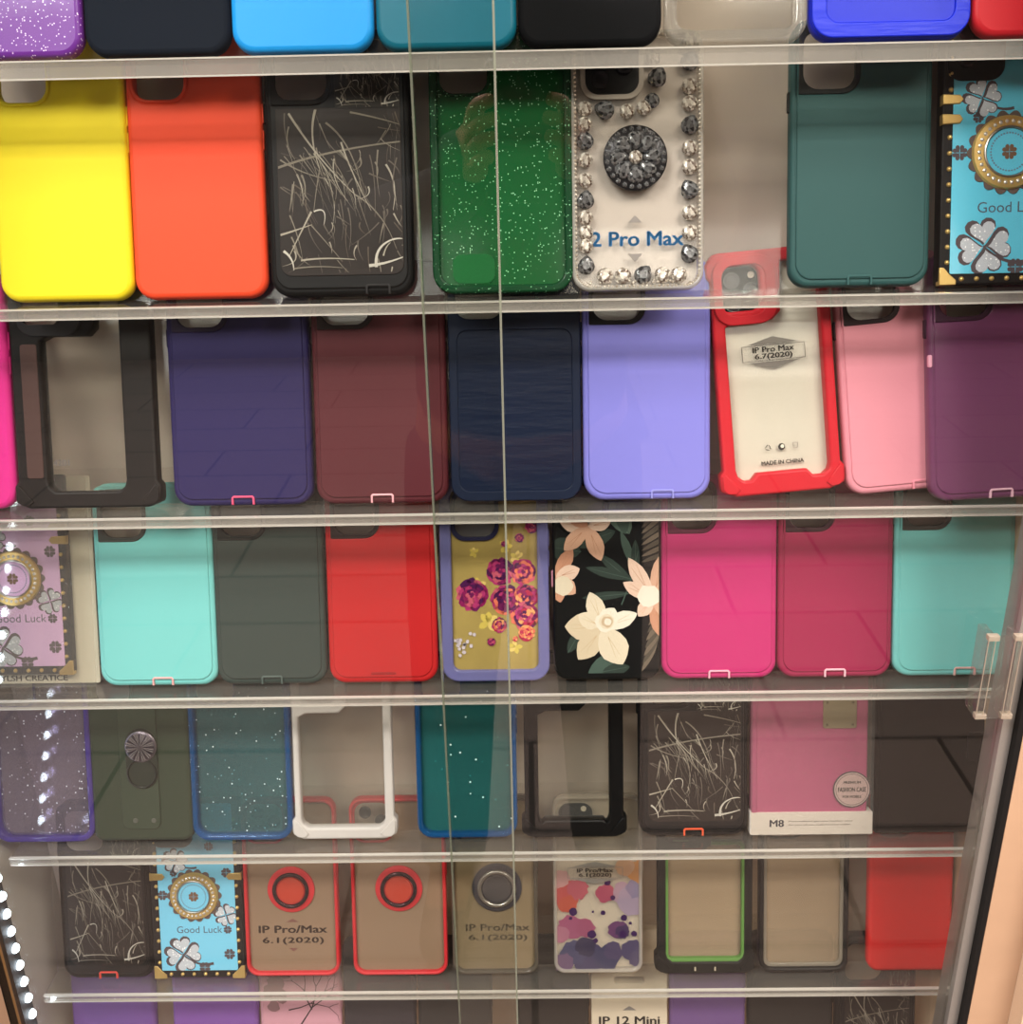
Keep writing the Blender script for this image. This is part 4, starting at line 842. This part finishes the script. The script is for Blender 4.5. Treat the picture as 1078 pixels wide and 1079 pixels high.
# ------------------------------------------------------------------ room
def floor_mat():
    k = NT('floor_tile'); b = k.n('ShaderNodeBsdfPrincipled'); br = k.n('ShaderNodeTexBrick'); k.l(k.coord(1.0), br.inputs['Vector'])
    br.inputs['Color1'].default_value = lin((110, 97, 90)); br.inputs['Color2'].default_value = lin((120, 105, 97)); br.inputs['Mortar'].default_value = lin((54, 45, 40))
    br.inputs['Scale'].default_value = 1; br.inputs['Brick Width'].default_value = .9; br.inputs['Row Height'].default_value = .3; br.inputs['Mortar Size'].default_value = .006; br.offset = .37
    k.l(br.outputs['Color'], b.inputs['Base Color']); b.inputs['Roughness'].default_value = .65; b.inputs['Specular IOR Level'].default_value = .25; k.l(b.outputs[0], k.out.inputs[0]); return k.m
box('floor', -3.2, 3.2, -5.2, .25, -.05, 0, floor_mat(), None, kind='structure')
WALL = pbr('wall_paint', (196, 180, 164), .8, grain=.03, gscale=8)
box('wall_back', -3.2, 3.2, .06, .25, 0, 2.8, WALL, None, kind='structure')
box('wall_left', -3.3, -3.2, -5.2, .25, 0, 2.8, WALL, None, kind='structure'); box('wall_right', 3.2, 3.3, -5.2, .25, 0, 2.8, WALL, None, kind='structure')
box('wall_front', -3.2, 3.2, -5.3, -5.2, 0, 2.8, P((72, 67, 64), .8), None, kind='structure')
box('ceiling', -3.2, 3.2, -5.2, .25, 2.8, 2.85, pbr('ceiling_paint', (214, 208, 200), .9), None, kind='structure')

def lamp(name, x, y, z, sx, sy, power, col, aim=None):
    d = bpy.data.lights.new(name, 'AREA'); d.shape = 'RECTANGLE'; d.size = sx; d.size_y = sy; d.energy = power; d.color = col
    o = bpy.data.objects.new(name, d); COL.objects.link(o); o.location = (x, y, z)
    if aim: o.rotation_euler = (Vector(aim) - Vector((x, y, z))).to_track_quat('-Z', 'Y').to_euler()
    return o
for ly, pw, sy in ((-.95, 32, .5), (-1.55, 74, .5), (-4.0, 40, 1.8)):  # farthest pair added as unseen fill to brighten the board behind the lower shelves
    lamp('ceiling_and_fill_lamp', -1.0, ly, 2.77, 1.2 if sy < 1 else 1.9, sy, pw, (1, .955, .945)); lamp('ceiling_and_fill_lamp', 1.1, ly, 2.77, 1.2 if sy < 1 else 1.9, sy, pw, (1, .905, .85))

# ------------------------------------------------------------------ the person taking the picture (seen faintly mirrored in the glass)
def skin(name, chains, mat, parent, root=0, lev=2):
    vs, es, rad, ix = [], [], [], {}
    for ch in chains:
        prev = None
        for p in ch:
            key = p[:3]
            if key not in ix: ix[key] = len(vs); vs.append(key); rad.append(p[3] if isinstance(p[3], tuple) else (p[3], p[3]))
            if prev is not None and (prev, ix[key]) not in es: es.append((prev, ix[key]))
            prev = ix[key]
    me = bpy.data.meshes.new(name); me.from_pydata(vs, es, []); o = finish(me, name, mat, parent, smooth=0)
    o.modifiers.new('skin', 'SKIN').use_smooth_shade = True
    sm = o.modifiers.new('sub', 'SUBSURF'); sm.levels = sm.render_levels = lev
    if not me.skin_vertices: bpy.context.view_layer.objects.active = o
    for i, r in enumerate(rad): me.skin_vertices[0].data[i].radius = r; me.skin_vertices[0].data[i].use_root = (i == root)
    return o
PX, PY = -.005, -1.02
per = thing('person', 'person in dark hooded jacket and trousers holding up a phone, mirrored in glass', 'person', loc=(PX, PY, 0))
SKIN = pbr('skin', (150, 106, 84), .6, gscale=200); COAT = pbr('dark_cloth', (34, 33, 36), .9, gscale=600); JEAN = pbr('dark_denim', (30, 32, 42), .9, gscale=800); SHOE = P((30, 28, 28), .6); HAIR = pbr('dark_hair', (30, 24, 22), .6)
PEL, CH, NK = (0, 0, .93, (.15, .10)), (0, -.02, 1.30, (.165, .11)), (0, -.015, 1.47, .058)
ph = Vector(CAM) - FWD * .016 + DOWN * .055 - Vector((PX, PY, 0))
hands = []
body = [[PEL, (0, -.01, 1.10, (.14, .1)), CH, NK, (0, .0, 1.535, .055), (0, .02, 1.60, (.072, .085)), (0, .015, 1.67, (.078, .09)), (0, .0, 1.72, (.05, .06))]]
for sg in (-1, 1):
    sh, el, wr = (sg * .17, -.02, 1.41, .055), (sg * .25, .05, 1.16, .042), (ph.x + sg * .066, ph.y - .045, ph.z - .060, .026)
    pal = (ph.x + sg * .052, ph.y - .012, ph.z - .018, (.020, .028))
    body += [[CH, sh, el, wr, pal], [PEL, (sg * .09, 0, .86, .088), (sg * .115, .012, .50, .06), (sg * .135, -.01, .09, .042), (sg * .15, .10, .035, .038)]]
    for k_, (dz, ln_) in enumerate(((.030, .030), (.012, .036), (-.006, .033), (-.024, .026))):     # four fingers close on the phone's back
        body.append([pal, (ph.x + sg * .050, ph.y + .012, ph.z + dz - .01, .009), (ph.x + sg * .046, ph.y + .024, ph.z + dz, .0085), (ph.x + sg * (.046 - ln_ * .7), ph.y + .024, ph.z + dz + .006, .0075)])
    body.append([pal, (ph.x + sg * .046, ph.y - .022, ph.z + .006, .0105), (ph.x + sg * .030, ph.y - .022, ph.z + .026, .009), (ph.x + sg * .022, ph.y - .021, ph.z + .04, .008)])
skin('body', body, SKIN, per)
jk = [[(0, 0, .86, (.175, .125)), (0, -.005, .98, (.165, .12)), (0, -.01, 1.10, (.165, .12)), (0, -.02, 1.30, (.185, .13)), (0, -.02, 1.44, (.09, .085)), (0, -.03, 1.50, (.075, .075))]]
for sg in (-1, 1): jk.append([(0, -.02, 1.30, (.185, .13)), (sg * .175, -.02, 1.40, .072), (sg * .25, .05, 1.16, .058), (ph.x + sg * .072, ph.y - .05, ph.z - .062, .038), (ph.x + sg * .060, ph.y - .022, ph.z - .03, .036), (ph.x + sg * .058, ph.y - .006, ph.z + .004, .033)])
skin('jacket', jk, COAT, per)
skin('trousers', [[(0, 0, .95, (.155, .11)), (sg * .092, 0, .84, .10), (sg * .116, .012, .50, .075), (sg * .135, -.01, .07, .062)] for sg in (-1, 1)], JEAN, per)
for sg in (-1, 1): skin('shoe', [[(sg * .135, -.045, .045, .045), (sg * .14, .03, .045, .046), (sg * .15, .10, .038, .042), (sg * .155, .16, .034, .034)]], SHOE, per)
skin('hair', [[(0, -.02, 1.60, (.082, .07)), (0, -.022, 1.67, (.09, .085)), (0, -.01, 1.735, (.072, .075)), (0, .04, 1.735, (.06, .045))]], HAIR, per)
for sg in (-1, 1):
    lathe('eye', [(0, 12), (6, 10.4), (10.4, 6), (12, 0)], 0, 0, P((40, 30, 26), .2), per, n=16).matrix_local = Matrix.Translation((sg * .031, .085, 1.625)) @ Matrix.Rotation(-math.pi / 2, 4, 'X')
    skin('ear', [[(sg * .078, .01, 1.60, .012), (sg * .086, .0, 1.63, .016)]], SKIN, per)
skin('nose', [[(0, .098, 1.628, .009), (0, .112, 1.595, .013), (0, .098, 1.588, .012)]], SKIN, per)
box('mouth', -.022, .022, .09, .098, 1.556, 1.563, P((150, 84, 78), .5), per, bev=.002)
pm = Matrix((RIGHT, -DOWN, -FWD)).transposed().to_4x4(); pm.translation = CAM - FWD * .016 + DOWN * .055
phn = thing('smartphone', 'black smartphone held up by the person in the dark jacket', 'phone'); phn.matrix_world = pm
plate('housing', [rrect(-38, -78, 38, 78, 11)], -4, 4, 1.6, P((26, 26, 28), .3), phn)
plate('screen', [rrect(-35.5, -75.5, 35.5, 75.5, 9)], 3.8, 4.2, .1, P((14, 14, 16), .1), phn)
plate('camera_island', [rrect(-16, 43, 16, 70, 7)], -5.4, -4, .4, NEARBLACK, phn)

w = bpy.data.worlds.new('world'); SC.world = w; w.use_nodes = True
w.node_tree.nodes['Background'].inputs[0].default_value = (.9, .82, .74, 1); w.node_tree.nodes['Background'].inputs[1].default_value = .3

SC.view_settings.view_transform = 'Standard'; SC.view_settings.look = 'None'; SC.view_settings.gamma = 1; SC.view_settings.exposure = 0.24
SC.cycles.max_bounces = 14; SC.cycles.transparent_max_bounces = 48; SC.cycles.diffuse_bounces = 3; SC.cycles.glossy_bounces = 4
SC.cycles.use_denoising = True; SC.cycles.caustics_reflective = False; SC.cycles.caustics_refractive = False
